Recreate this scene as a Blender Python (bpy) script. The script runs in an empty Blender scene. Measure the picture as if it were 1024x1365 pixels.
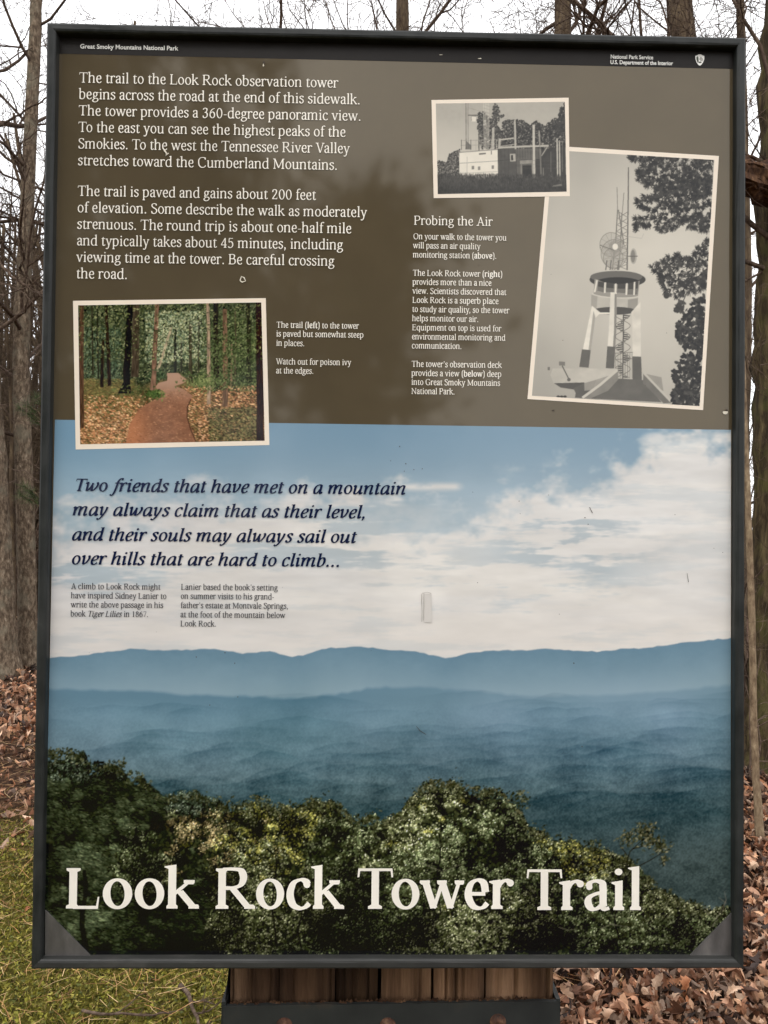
import bpy, math, random
import numpy as np
from mathutils import Vector, Matrix
R = math.radians
scene = bpy.context.scene
col = scene.collection

# ---------------------------------------------------------------- camera
CAM = np.array([-0.0331, -1.0213, 1.381])           # metres; the middle of the sign face is (0, 0, 1.42)
yaw, pitch, roll = 0.0183, 0.0158, 0.0098
FW = np.array([math.sin(yaw) * math.cos(pitch), math.cos(yaw) * math.cos(pitch), math.sin(pitch)])
RT0 = np.array([math.cos(yaw), -math.sin(yaw), 0.0]); UP0 = np.cross(RT0, FW)
RT = RT0 * math.cos(roll) + UP0 * math.sin(roll); UP = UP0 * math.cos(roll) - RT0 * math.sin(roll)
cd = bpy.data.cameras.new('Camera'); cam = bpy.data.objects.new('Camera', cd); col.objects.link(cam)
M = Matrix([[*v] for v in np.stack([RT, UP, -FW], 1)]).to_4x4(); M.translation = Vector(CAM); cam.matrix_world = M
cd.sensor_fit = 'VERTICAL'; cd.sensor_height = 36.0; cd.lens = 1025.0 * 36 / 1365
cd.clip_start = 0.02; cd.clip_end = 3000
scene.camera = cam

# ---------------------------------------------------------------- sky, sun, exposure (overcast winter day)
SUN_EL, SUN_AZ = R(48), R(200)                       # sun behind the cloud, behind the viewer's right shoulder
world = bpy.data.worlds.new('World'); scene.world = world; world.use_nodes = True
nt = world.node_tree; bg = nt.nodes['Background']
sky = nt.nodes.new('ShaderNodeTexSky'); sky.sky_type = 'NISHITA'; sky.sun_disc = False
sky.sun_elevation = SUN_EL; sky.sun_rotation = SUN_AZ; sky.dust_density = 4; sky.air_density = 1.0
hsv = nt.nodes.new('ShaderNodeHueSaturation'); hsv.inputs['Saturation'].default_value = 0.12
mx = nt.nodes.new('ShaderNodeMix'); mx.data_type = 'RGBA'; mx.inputs[0].default_value = 0.72
mx.inputs[7].default_value = (13.0, 13.0, 13.2, 1)   # the even white cloud layer
nt.links.new(sky.outputs[0], hsv.inputs['Color']); nt.links.new(hsv.outputs[0], mx.inputs[6]); nt.links.new(mx.outputs[2], bg.inputs[0])
bg.inputs[1].default_value = 0.13
sl = bpy.data.lights.new('Sun', 'SUN'); sl.energy = 0.6; sl.angle = R(25); sl.color = (1, .97, .93)
so = bpy.data.objects.new('Sun', sl); col.objects.link(so)
sd = Vector((math.sin(SUN_AZ) * math.cos(SUN_EL), math.cos(SUN_AZ) * math.cos(SUN_EL), math.sin(SUN_EL)))
so.rotation_euler = sd.to_track_quat('Z', 'Y').to_euler()
vs = scene.view_settings; vs.view_transform = 'Standard'; vs.look = 'None'; vs.gamma = 1; vs.exposure = 0.46; vs.use_curve_mapping = False
scene.cycles.max_bounces = 6

# ---------------------------------------------------------------- helpers
def tag(o, label=None, cat=None, group=None, kind=None):
    if label: o['label'] = label
    if cat: o['category'] = cat
    if group: o['group'] = group
    if kind: o['kind'] = kind
    return o
def empty(name, loc, label, cat, group=None):
    o = bpy.data.objects.new(name, None); col.objects.link(o); o.location = loc; o.empty_display_size = .1
    return tag(o, label, cat, group)
def lin(c): c = np.asarray(c, float) / 255.0; return np.where(c <= .04045, c / 12.92, ((c + .055) / 1.055) ** 2.4)
class MB:
    def __init__(self): self.v = []; self.f = []; self.n = 0; self.c = []; self.mi = []
    def add(self, v, f, c=None, mi=0):
        v = np.asarray(v, float); self.v.append(v)
        self.f.extend([tuple(int(i) + self.n for i in q) for q in f]); self.mi.extend([mi] * len(f))
        self.c.append(np.tile(np.append(np.asarray(c if c is not None else (1, 1, 1), float), 1.0), (len(v), 1))); self.n += len(v)
    def box(self, a, b, mi=0):
        x0, y0, z0 = a; x1, y1, z1 = b
        self.add([(x0, y0, z0), (x1, y0, z0), (x1, y1, z0), (x0, y1, z0), (x0, y0, z1), (x1, y0, z1), (x1, y1, z1), (x0, y1, z1)],
                 [(0, 3, 2, 1), (4, 5, 6, 7), (0, 1, 5, 4), (1, 2, 6, 5), (2, 3, 7, 6), (3, 0, 4, 7)], None, mi)
    def tube(self, p, r, n=6, rough=0.0, rng=None, cap=True):
        p = np.asarray(p, float); k = len(p); d = np.gradient(p, axis=0); d /= np.maximum(np.linalg.norm(d, axis=1), 1e-9)[:, None]
        ref = np.array([0.31, 0.95, 0.05]) if abs(d[0, 1]) < .8 else np.array([1.0, 0, 0.1])
        u = np.cross(d, ref); u /= np.maximum(np.linalg.norm(u, axis=1), 1e-9)[:, None]; w = np.cross(d, u)
        a = np.linspace(0, 2 * math.pi, n, endpoint=False)
        rr = np.asarray(r, float)[:, None] * np.ones((1, n))
        if rough: rr = rr * (1 + rough * rng.normal(size=(k, n)))
        v = p[:, None, :] + rr[..., None] * (u[:, None, :] * np.cos(a)[None, :, None] + w[:, None, :] * np.sin(a)[None, :, None])
        f = [(i * n + j, i * n + (j + 1) % n, (i + 1) * n + (j + 1) % n, (i + 1) * n + j) for i in range(k - 1) for j in range(n)]
        if cap: f += [tuple(range(n))[::-1], tuple((k - 1) * n + j for j in range(n))]
        self.add(v.reshape(-1, 3), f)
    def build(self, name, mat, parent=None, smooth=False, colour=False):
        v = np.concatenate(self.v); 
        if parent is not None:
            o = parent
            while o is not None: v = v - np.array(o.location); o = o.parent
        me = bpy.data.meshes.new(name); me.from_pydata(v.tolist(), [], self.f)
        for m in (mat if isinstance(mat, list) else [mat]): me.materials.append(m)
        if any(self.mi): me.polygons.foreach_set('material_index', self.mi)
        if smooth: me.polygons.foreach_set('use_smooth', [True] * len(me.polygons))
        if colour:
            at = me.color_attributes.new('Col', 'FLOAT_COLOR', 'POINT'); at.data.foreach_set('color', np.concatenate(self.c).ravel())
        me.update(); ob = bpy.data.objects.new(name, me); col.objects.link(ob)
        if parent is not None: ob.parent = parent
        return ob
def ray(px, py): return FW + RT * (px - 512) / 1025.0 - UP * (py - 682.5) / 1025.0
def on_plane(px, py, Y):                              # measured point -> point on the vertical plane y = Y
    d = ray(px, py); return CAM + d * ((Y - CAM[1]) / d[1])
def on_dist(px, py, D): d = ray(px, py); return CAM + d * (D / d[1])
def to_photo(P):
    d = np.asarray(P, float) - CAM; z = d @ FW; return 512 + 1025 * (d @ RT) / z, 682.5 - 1025 * (d @ UP) / z

# ---------------------------------------------------------------- materials
def mat(name, rough=.7, spec=.4):
    m = bpy.data.materials.new(name); m.use_nodes = True; b = m.node_tree.nodes['Principled BSDF']
    b.inputs['Roughness'].default_value = rough; b.inputs['Specular IOR Level'].default_value = spec
    return m, m.node_tree, b
def N(nt, kind, **kw):
    n = nt.nodes.new(kind)
    for k, v in kw.items():
        if k in n.inputs: n.inputs[k].default_value = v
        else: setattr(n, k, v)
    return n
def ramp(nt, fac, stops):
    r = nt.nodes.new('ShaderNodeValToRGB'); e = r.color_ramp.elements
    while len(e) < len(stops): e.new(.5)
    for k, (p, c) in enumerate(stops): e[k].position = p; e[k].color = (*lin(c), 1)
    nt.links.new(fac, r.inputs[0]); return r.outputs[0]
def coords(nt, scale=(1, 1, 1), out='Object'):
    t = nt.nodes.new('ShaderNodeTexCoord'); mp = nt.nodes.new('ShaderNodeMapping'); mp.inputs['Scale'].default_value = scale
    nt.links.new(t.outputs[out], mp.inputs[0]); return mp.outputs[0]
def noise(nt, vec, scale, detail=6, rough=.6):
    n = N(nt, 'ShaderNodeTexNoise'); n.inputs['Scale'].default_value = scale; n.inputs['Detail'].default_value = detail; n.inputs['Roughness'].default_value = rough
    nt.links.new(vec, n.inputs['Vector']); return n.outputs['Fac']
def bump(nt, b, h, strength=.4, dist=.01):
    n = N(nt, 'ShaderNodeBump'); n.inputs['Strength'].default_value = strength; n.inputs['Distance'].default_value = dist
    nt.links.new(h, n.inputs['Height']); nt.links.new(n.outputs[0], b.inputs['Normal'])
def mix(nt, f, a, b, mode='MIX'):
    n = nt.nodes.new('ShaderNodeMix'); n.data_type = 'RGBA'; n.blend_type = mode
    if isinstance(f, (int, float)): n.inputs[0].default_value = f
    else: nt.links.new(f, n.inputs[0])
    for i, v in ((6, a), (7, b)):
        if isinstance(v, tuple): n.inputs[i].default_value = (*lin(v), 1)
        else: nt.links.new(v, n.inputs[i])
    return n.outputs[2]

def print_mat(name, colour=None, spec=.34, gloss=None):
    """laminated print: pigment under a clear glossy film"""
    GLOSS = gloss or .09; m, t, b = mat(name, GLOSS, spec)
    if colour is None:
        a = N(t, 'ShaderNodeAttribute'); a.attribute_name = 'Col'; t.links.new(a.outputs['Color'], b.inputs['Base Color'])
    else:
        v = coords(t); n = noise(t, v, 9, 4)
        t.links.new(ramp(t, n, [(.3, tuple(c * .96 for c in colour)), (.7, tuple(min(255, c * 1.04) for c in colour))]), b.inputs['Base Color'])
    n2 = noise(t, coords(t, (1, 1, .5)), 26, 7, .7); mr = N(t, 'ShaderNodeMapRange'); mr.inputs['To Min'].default_value = GLOSS * .6; mr.inputs['To Max'].default_value = GLOSS * 1.6
    t.links.new(n2, mr.inputs[0]); t.links.new(mr.outputs[0], b.inputs['Roughness'])
    bump(t, b, noise(t, coords(t), 5, 2), .02, .01)
    return m
M_board = print_mat('board_brown', (83, 73, 56), .55, .06)
M_board.node_tree.nodes['Principled BSDF'].inputs['Specular Tint'].default_value = (1, .93, .8, 1)
M_print = print_mat('photo_print')
M_band = print_mat('band_black', (35, 32, 30), .12, .35)
M_cream = print_mat('ink_cream', (246, 239, 227))
M_white = print_mat('ink_white', (236, 234, 228))
M_navy = print_mat('ink_navy', (20, 30, 62))
M_ink = print_mat('ink_dark', (52, 52, 58))

m, t, b = mat('frame_paint', .5, .22); M_frame = m
v = coords(t); n = noise(t, v, 22, 6); s = noise(t, coords(t, (1, 1, .12)), 60, 4)
c1 = ramp(t, n, [(.3, (27, 29, 28)), (.5, (39, 41, 40)), (.66, (48, 49, 48)), (.8, (74, 74, 71))]); c2 = mix(t, .25, c1, ramp(t, s, [(.4, (30, 32, 31)), (.62, (60, 61, 59))]))
t.links.new(c2, b.inputs['Base Color']); t.links.new(ramp(t, n, [(.3, (140, 140, 140)), (.7, (190, 190, 190))]), b.inputs['Roughness']); bump(t, b, n, .15, .002)
m, t, b = mat('frame_paint_worn', .5, .35); M_worn = m
v = coords(t, (.5, 1, 1)); n = noise(t, v, 30, 6); c1 = ramp(t, n, [(.3, (44, 44, 43)), (.55, (54, 54, 52)), (.75, (74, 72, 69))])
t.links.new(c1, b.inputs['Base Color']); bump(t, b, n, .2, .002)
m, t, b = mat('plate_metal', .42, .5); M_plate = m; b.inputs['Metallic'].default_value = .35
v = coords(t, (1, 1, .35)); n = noise(t, v, 26, 6); t.links.new(ramp(t, n, [(.28, (72, 70, 68)), (.5, (104, 101, 99)), (.62, (126, 122, 118)), (.76, (160, 154, 148))]), b.inputs['Base Color'])
t.links.new(ramp(t, noise(t, v, 12, 4), [(.3, (120, 120, 120)), (.7, (180, 180, 180))]), b.inputs['Roughness'])
m, t, b = mat('bracket_steel', .5, .4); M_steel = m
v = coords(t); n = noise(t, v, 16, 6); t.links.new(ramp(t, n, [(.3, (34, 36, 36)), (.6, (45, 47, 46)), (.8, (66, 57, 48))]), b.inputs['Base Color']); bump(t, b, n, .2, .003)
m, t, b = mat('bolt_rust', .75, .3); M_bolt = m
n = noise(t, coords(t), 90, 5); t.links.new(ramp(t, n, [(.3, (36, 26, 21)), (.5, (78, 50, 37)), (.75, (120, 90, 68))]), b.inputs['Base Color']); bump(t, b, n, .6, .003)
m, t, b = mat('timber_wood', .85, .2); M_wood = m
v = coords(t, (1, 1, .05)); n = noise(t, v, 62, 8, .7); n2 = noise(t, coords(t, (1, 1, .14)), 20, 5); n3 = noise(t, coords(t, (1, .2, .02)), 11, 2)
ca = ramp(t, n, [(.28, (54, 41, 32)), (.44, (102, 79, 61)), (.58, (140, 113, 89)), (.74, (186, 158, 128))])
cb = ramp(t, n2, [(.34, (54, 41, 32)), (.5, (122, 96, 74)), (.66, (182, 152, 122))])
cc = mix(t, .5, ca, cb); dk = ramp(t, n3, [(.36, (92, 82, 76)), (.5, (190, 184, 178)), (.6, (255, 255, 255))]); cc = mix(t, 1.0, cc, dk, 'MULTIPLY'); oi = N(t, 'ShaderNodeObjectInfo'); cc = mix(t, 1.0, cc, oi.outputs['Color'], 'MULTIPLY')
t.links.new(cc, b.inputs['Base Color']); bump(t, b, n, .9, .006)
m, t, b = mat('chip_bare', .8, .2); M_chip = m; b.inputs['Base Color'].default_value = (*lin((226, 218, 200)), 1)
m, t, b = mat('speck_dirt', .8, .2); M_speck = m; b.inputs['Base Color'].default_value = (*lin((70, 62, 56)), 1)
m, t, b = mat('tape_residue', .5, .3); M_tape = m; b.inputs['Base Color'].default_value = (*lin((208, 203, 197)), 1)
m, t, b = mat('tape_grime', .7, .2); M_tedge = m; b.inputs['Base Color'].default_value = (*lin((150, 142, 134)), 1)

def bark(name, cols, zs=.22, sc=26, strength=.9, dist=.012, patch=None):
    m, t, b = mat(name, .9, .15)
    v = coords(t, (1, 1, zs)); n = noise(t, v, sc, 8, .68); n2 = noise(t, coords(t), 7, 4)
    c = ramp(t, n, [(.28, cols[0]), (.46, cols[1]), (.6, cols[2]), (.74, cols[3])])
    if patch: c = mix(t, ramp(t, n2, [(.5, (0, 0, 0)), (.66, (200, 200, 200))]), c, patch)
    t.links.new(c, b.inputs['Base Color']); bump(t, b, n, strength, dist); return m
M_bark = bark('bark_grey', [(44, 36, 30), (96, 82, 68), (134, 118, 100), (186, 172, 152)], .45, 38, 1.0, .012, (122, 116, 100))
M_bark2 = bark('bark_brown', [(44, 36, 29), (78, 65, 52), (104, 89, 70), (132, 116, 92)], .25, 22)
M_moss = bark('bark_mossy', [(30, 24, 18), (62, 52, 38), (92, 80, 56), (128, 114, 84)], .2, 24, 1.0, .02, (88, 86, 46))
M_twig = bark('bark_twig', [(46, 36, 30), (78, 64, 54), (104, 88, 76), (130, 114, 100)], .3, 40, .4, .004)
M_sap = bark('bark_sapling', [(78, 64, 50), (116, 98, 78), (140, 122, 98), (166, 148, 122)], .4, 60, .4, .003)
M_split = bark('wood_split', [(34, 23, 17), (66, 46, 34), (98, 72, 52), (134, 104, 78)], .3, 34, .9, .01)

def attr_mat(name, rough=.8, spec=.2, trans=0.0):
    m, t, b = mat(name, rough, spec); a = N(t, 'ShaderNodeAttribute'); a.attribute_name = 'Col'
    n = noise(t, coords(t), 60, 4); c = mix(t, .35, a.outputs['Color'], ramp(t, n, [(.3, (90, 90, 90)), (.7, (255, 255, 255))]), 'MULTIPLY')
    t.links.new(c, b.inputs['Base Color']); return m
M_leaf = attr_mat('dead_leaf', .65, .3); M_grass = attr_mat('grass_blade', .6, .3); M_straw = attr_mat('pine_straw', .7, .2); M_green = attr_mat('needle_green', .6, .3)
# ---------------------------------------------------------------- printed artwork (numpy canvases)
def vnoise(h, w, cy, cx, rng):
    """smooth value noise, about cy x cx cells over an h x w canvas"""
    gy = max(2, int(cy) + 2); gx = max(2, int(cx) + 2)
    g = rng.random((gy + 1, gx + 1))
    y = np.linspace(0, gy - 1.001, h); x = np.linspace(0, gx - 1.001, w)
    iy = y.astype(int); ix = x.astype(int)
    fy = (y - iy); fx = (x - ix)
    fy = (fy * fy * (3 - 2 * fy))[:, None]; fx = (fx * fx * (3 - 2 * fx))[None, :]
    a = g[np.ix_(iy, ix)]; b = g[np.ix_(iy, ix + 1)]; c = g[np.ix_(iy + 1, ix)]; d = g[np.ix_(iy + 1, ix + 1)]
    return (a * (1 - fx) + b * fx) * (1 - fy) + (c * (1 - fx) + d * fx) * fy

def fbm(h, w, cy, cx, rng, octv=5, gain=0.55):
    s = np.zeros((h, w)); a = 1.0; t = 0.0
    for k in range(octv):
        s += a * vnoise(h, w, cy * 2 ** k, cx * 2 ** k, rng); t += a; a *= gain
    return s / t

class Canvas:
    """canvas over [x0,x1]x[y0,y1] in the units the print was measured in; s = samples per unit"""
    def __init__(self, x0, y0, x1, y1, s, seed):
        self.x0, self.y0, self.s = x0, y0, s
        self.w = int((x1 - x0) * s) + 1; self.h = int((y1 - y0) * s) + 1
        self.a = np.zeros((self.h, self.w, 3)); self.rng = np.random.default_rng(seed)
        self.X, self.Y = np.meshgrid(x0 + np.arange(self.w) / s, y0 + np.arange(self.h) / s)
    def mix(self, m, col):
        m = np.clip(m, 0, 1)[..., None]
        self.a = self.a * (1 - m) + np.asarray(col, float) * m
    def _box(self, p, pad):
        i0 = max(0, int((p[:, 0].min() - self.x0 - pad) * self.s)); i1 = min(self.w, int((p[:, 0].max() - self.x0 + pad) * self.s) + 2)
        j0 = max(0, int((p[:, 1].min() - self.y0 - pad) * self.s)); j1 = min(self.h, int((p[:, 1].max() - self.y0 + pad) * self.s) + 2)
        return i0, i1, j0, j1
    def poly_mask(self, pts, ss=3):
        p = np.asarray(pts, float); i0, i1, j0, j1 = self._box(p, 1 / self.s)
        if i1 <= i0 or j1 <= j0: return (0, 0, 0, 0), np.zeros((0, 0))
        acc = np.zeros((j1 - j0, i1 - i0))
        for oy in range(ss):
            for ox in range(ss):
                x = self.x0 + (np.arange(i0, i1) + (ox + .5) / ss - .5) / self.s
                y = (self.y0 + (np.arange(j0, j1) + (oy + .5) / ss - .5) / self.s)[:, None]
                ins = np.zeros(acc.shape, bool); n = len(p)
                for k in range(n):
                    xa, ya = p[k]; xb, yb = p[(k + 1) % n]
                    if ya == yb: continue
                    c = (ya > y) != (yb > y)
                    ins ^= c & (x[None, :] < (xb - xa) * (y - ya) / (yb - ya) + xa)
                acc += ins
        return (i0, i1, j0, j1), acc / ss ** 2
    def poly(self, pts, col, al=1.0, tex=None):
        (i0, i1, j0, j1), m = self.poly_mask(pts)
        if m.size == 0: return
        m = (m * al)[..., None]; c = np.asarray(col, float)
        if tex is not None: c = c * tex[j0:j1, i0:i1, None]
        self.a[j0:j1, i0:i1] = self.a[j0:j1, i0:i1] * (1 - m) + c * m
    def ell(self, cx, cy, rx, ry, col, al=1.0):
        t = np.linspace(0, 2 * math.pi, 40)[:-1]
        self.poly(np.stack([cx + rx * np.cos(t), cy + ry * np.sin(t)], 1), col, al)
    def line(self, pts, w, col, al=1.0, w2=None, tex=None):
        p = np.asarray(pts, float); n = len(p); w2 = w if w2 is None else w2
        d = np.gradient(p, axis=0); d /= np.maximum(np.linalg.norm(d, axis=1), 1e-9)[:, None]
        nn = np.stack([-d[:, 1], d[:, 0]], 1); hw = (np.linspace(w, w2, n) / 2)[:, None]
        self.poly(np.concatenate([p + nn * hw, (p - nn * hw)[::-1]]), col, al, tex)
    def dabs(self, n, xs, ys, size, cols, asp=2.0, ang=None, al=0.9, jit=0.12):
        """n little leaf-shaped strokes; xs, ys arrays of positions (in units)"""
        r = self.rng; cols = np.asarray(cols, float)
        st = {}
        for k in range(len(xs)):
            sz = size * (0.6 + 0.8 * r.random()) * self.s
            th = r.random() * math.pi if ang is None else ang + r.normal() * .35
            key = (int(sz * 3), int(th / math.pi * 8) % 8)
            if key not in st:
                a = max((key[0] + .5) / 3, .45); b = max(a / asp, .38); t = (key[1] + .5) * math.pi / 8
                R = int(math.ceil(a + .6)); yy, xx = np.mgrid[-R:R + 1, -R:R + 1]
                u = xx * math.cos(t) + yy * math.sin(t); v = -xx * math.sin(t) + yy * math.cos(t)
                st[key] = (R, np.clip((1.0 - np.sqrt((u / a) ** 2 + (v / b) ** 2)) * b + .5, 0, 1)[..., None])
            R, m = st[key]
            i = int(round((xs[k] - self.x0) * self.s)); j = int(round((ys[k] - self.y0) * self.s))
            if i < R or j < R or i >= self.w - R or j >= self.h - R:
                continue
            c = cols[r.integers(len(cols))] * (1 + jit * r.normal())
            mm = m * al
            t = self.a[j - R:j + R + 1, i - R:i + R + 1]
            t *= 1 - mm; t += mm * c
    def scatter(self, n, x0, y0, x1, y1):
        return self.rng.uniform(x0, x1, n), self.rng.uniform(y0, y1, n)
    def scatter_in(self, n, pts):
        p = np.asarray(pts, float); x, y = self.scatter(n * 3, p[:, 0].min(), p[:, 1].min(), p[:, 0].max(), p[:, 1].max())
        ins = np.zeros(len(x), bool)
        for k in range(len(p)):
            xa, ya = p[k]; xb, yb = p[(k + 1) % len(p)]
            if ya == yb: continue
            ins ^= ((ya > y) != (yb > y)) & (x < (xb - xa) * (y - ya) / (yb - ya) + xa)
        return x[ins][:n], y[ins][:n]
    def sample(self, x, y):
        u = np.clip((x - self.x0) * self.s, 0, self.w - 1.001); v = np.clip((y - self.y0) * self.s, 0, self.h - 1.001)
        i = u.astype(int); j = v.astype(int); fx = (u - i)[..., None]; fy = (v - j)[..., None]; a = self.a
        return (a[j, i] * (1 - fx) + a[j, i + 1] * fx) * (1 - fy) + (a[j + 1, i] * (1 - fx) + a[j + 1, i + 1] * fx) * fy

def sstep(a, b, x):
    t = np.clip((x - a) / (b - a), 0, 1); return t * t * (3 - 2 * t)

def paint_mountains():
    c = Canvas(56, 558, 982, 1282, 1.25, 11); X, Y, r = c.X, c.Y, c.rng; H, W = c.h, c.w
    # sky, deeper blue at the top
    top = np.array([124, 152, 172.]); low = np.array([168, 182, 190.])
    t = sstep(565, 720, Y)[..., None]; c.a = top * (1 - t) + low * t
    left = sstep(420, 60, X)[..., None]; c.a = c.a * (1 - .0 * left) + left * np.array([-6, -2, 0.])
    c.a += ((fbm(H, W, 14, 5, r, 5, .6) - .5) * 34 * sstep(590, 680, Y))[..., None]
    # cloud bank: lower edge of the clear sky
    bx = [56, 100, 190, 300, 400, 470, 530, 560, 600, 650, 690, 740, 780, 810, 850, 880, 982]
    by = [712, 690, 678, 674, 670, 676, 684, 694, 694, 674, 646, 640, 634, 622, 590, 578, 572]
    edge = np.interp(X, bx, by)
    n1 = fbm(H, W, 12, 5, r, 6, .6); n2 = fbm(H, W, 34, 5, r, 6, .66); n3 = fbm(H, W, 26, 26, r, 4, .62)
    d = (Y - edge) / 24 + (n1 - .5) * 4.6 + (n3 - .5) * 4.6
    cl = sstep(-1.0, 1.5, d)
    # streaks of blue showing through
    holes = sstep(.47, .62, n2 * .8 + n1 * .2 + (n3 - .5) * .18)
    zone = np.exp(-((X - 755) / 80) ** 2 - ((Y - 726) / 45) ** 2) * 1.35 + np.exp(-((X - 690) / 80) ** 2 - ((Y - 683) / 14) ** 2) * 1.5 \
        + np.exp(-((X - 90) / 110) ** 2 - ((Y - 762) / 24) ** 2) * 1.6 + np.exp(-((X - 520) / 120) ** 2 - ((Y - 690) / 22) ** 2) * 1.1 + np.exp(-((X - 430) / 140) ** 2 - ((Y - 735) / 26) ** 2) * .8 \
        + np.exp(-((X - 640) / 170) ** 2 - ((Y - 790) / 30) ** 2) * .4 + .2
    cl = cl * (1 - np.clip(holes * zone * .9, 0, .66))
    # wisp in the clear sky
    w = np.exp(-((Y - (649 - (X - 575) * .01)) / (5.5 - .02 * np.abs(X - 575).clip(0, 100))) ** 2) * sstep(515, 545, X) * sstep(622, 605, X)
    cl = np.maximum(cl, w * sstep(.34, .62, n3 * .8 + n2 * .35) * .9)
    w2 = np.exp(-((Y - 622) / 8) ** 2) * sstep(640, 690, X) * sstep(800, 700, X) * sstep(.5, .7, n1 + n3 * .3)
    cl = np.maximum(cl, .35 * w2)
    cw = np.array([226, 222, 216.]); cg = np.array([200, 200, 202.])
    sh = sstep(.38, .66, fbm(H, W, 20, 4, r, 5, .6))[..., None] * (.55 + .45 * sstep(640, 60, X)[..., None])
    cc = cw * (1 - .5 * sh) + cg * .5 * sh
    wl = sstep(600, 80, X)[..., None] * (.45 + .5 * sstep(.45, .7, n2)[..., None]); cc = cc * (1 - wl) + np.array([200, 197, 197.]) * wl
    cc = cc + ((fbm(H, W, 40, 12, r, 4, .6) - .5) * 30)[..., None]
    band = sstep(780, 860, Y)[..., None] * .5; cc = cc * (1 - band) + np.array([224, 217, 210.]) * band
    c.a = c.a * (1 - cl[..., None]) + cc * cl[..., None]
    # far ridges
    rx = [56, 101, 172, 225, 285, 324, 360, 390, 410, 436, 482, 520, 558, 594, 625, 658, 700, 727, 756, 800, 830, 860, 910, 945, 982]
    ry = [877, 875, 865, 867, 865, 871, 868, 876, 872, 864, 862, 866, 869, 878, 871, 867, 867, 865, 867, 869, 865, 864, 857, 853, 850]
    jag = lambda k, amp: (np.interp(X, np.linspace(56, 982, k), r.random(k)) - .5) * amp
    r1 = np.interp(X, rx, ry) + jag(150, 1.6)
    t = np.clip((Y - r1) / 58, 0, 1)[..., None]
    tex = (fbm(H, W, 40, 30, r, 5, .65) - .5)[..., None]
    far = np.array([108, 138, 156.]) * (1 - t) + np.array([138, 162, 174.]) * t + tex * 16 * (1 - t)
    c.mix_img = None
    m = np.clip(Y - r1 + .5, 0, 1)[..., None]; c.a = c.a * (1 - m) + far * m
    r2 = np.interp(X, [56, 120, 200, 260, 330, 400, 450, 500, 560, 640, 720, 800, 880, 982], [918, 918, 921, 926, 927, 930, 924, 915, 915, 921, 928, 926, 921, 912]) + jag(110, 2.5)
    m = np.clip((Y - r2) / 5 + .3, 0, 1)[..., None] * (.45 + .55 * sstep(720, 380, X)[..., None])
    t = np.clip((Y - r2) / 150, 0, 1)[..., None]
    mid = np.array([100, 132, 150.]) * (1 - t) + np.array([86, 107, 111.]) * t
    c.a = c.a * (1 - m) + mid * m
    m = sstep(916, 990, Y)[..., None]; c.a = c.a * (1 - m) + mid * m
    # rolling forested foothills: ridge behind ridge, each dark at its crest and hazy in its valley
    xs_ = np.linspace(0, 1, W)
    def line1d(cells, o=4):
        v = np.zeros(W); a_ = 1.0
        for q in range(o): g_ = r.random(int(cells * 2 ** q) + 3); u = xs_ * (len(g_) - 2.001); i_ = u.astype(int); f_ = u - i_; f_ = f_ * f_ * (3 - 2 * f_); v += a_ * (g_[i_] * (1 - f_) + g_[i_ + 1] * f_ - .5); a_ *= .45
        return v
    soft = fbm(H, W, 6, 9, r, 3, .5)
    for k in range(60):
        dp = k / 59.0; yb = 930 + 205 * dp ** .9 + r.uniform(-6, 6)
        hump = np.zeros(W); xx_ = X[0]
        for q in range(r.integers(2, 5)):
            hump = np.maximum(hump, r.uniform(9, 20) * (.6 + 1.1 * dp) * np.exp(-(np.abs(xx_ - r.uniform(40, 1000)) / (r.uniform(38, 95) * (.8 + .5 * dp))) ** 2.2))
        crest = yb - hump - line1d(26, 3) * 4
        dy = Y - crest[None, :]; fall = np.exp(-np.clip(dy, 0, None) / (9 + 15 * dp)); on = np.clip(dy / 1.5 + .5, 0, 1)
        ext = np.clip(hump / 9.0 - .15, 0, 1)[None, :]
        w_ = on * fall * ext * (9 + 8 * dp)
        c.a -= w_[..., None] * np.array([.96, .90, .86])
        sp_ = np.tanh(np.gradient(crest)[None, :] * 2.2) * on * np.exp(-np.clip(dy, 0, None) / (22 + 24 * dp)) * ext * (5 + 9 * dp)
        c.a += sp_[..., None] * np.array([.9, 1, .95])
    c.a += (sstep(925, 960, Y) * (11 + (soft - .5) * 24) * sstep(1160, 1000, Y))[..., None] * np.array([1, 1.05, 1.1])
    rel = fbm(H, W, 22, 26, r, 5, .62); gx_ = np.gradient(rel, axis=1) - .5 * np.gradient(rel, axis=0); dep = np.clip((Y - 920) / 180, 0, 1)
    c.a += (np.tanh(gx_ * 12) * sstep(940, 1010, Y) * (2.5 + 7 * dep))[..., None] * np.array([.9, 1, .95])
    t = sstep(1000, 1130, Y)[..., None]
    c.a = c.a * (1 - t * .6) + np.array([68, 86, 90.]) * t * .6 + 0
    dr = (sstep(560, 960, X) * sstep(1060, 1160, Y))[..., None] * .85
    c.a = c.a * (1 - dr) + np.array([64, 76, 74.]) * dr
    fine = (vnoise(H, W, H / 2.2, W / 2.2, r) - .5) * 2
    fz = sstep(930, 1060, Y)
    c.a += ((fine * (2.5 + 9 * fz) + tex[..., 0] * (14 + 34 * fz)) * sstep(925, 945, Y))[..., None] * np.array([.9, 1, 1.])
    hz = (fbm(H, W, 4, 5, r, 3) - .45)[..., None] * sstep(880, 960, Y)[..., None] * sstep(1120, 1000, Y)[..., None]
    c.a += hz * np.array([34, 28, 34.])
    # near canopy
    tx = [56, 65, 95, 112, 118, 150, 170, 190, 205, 215, 240, 262, 275, 300, 330, 345, 352, 380, 395, 415, 440, 456, 462, 480, 500, 512, 535, 541, 555, 560, 575, 590, 610, 640, 660, 670, 690, 697, 705, 728, 740, 760, 780, 800, 832, 850, 870, 885, 905, 920, 940, 960, 982]
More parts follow.
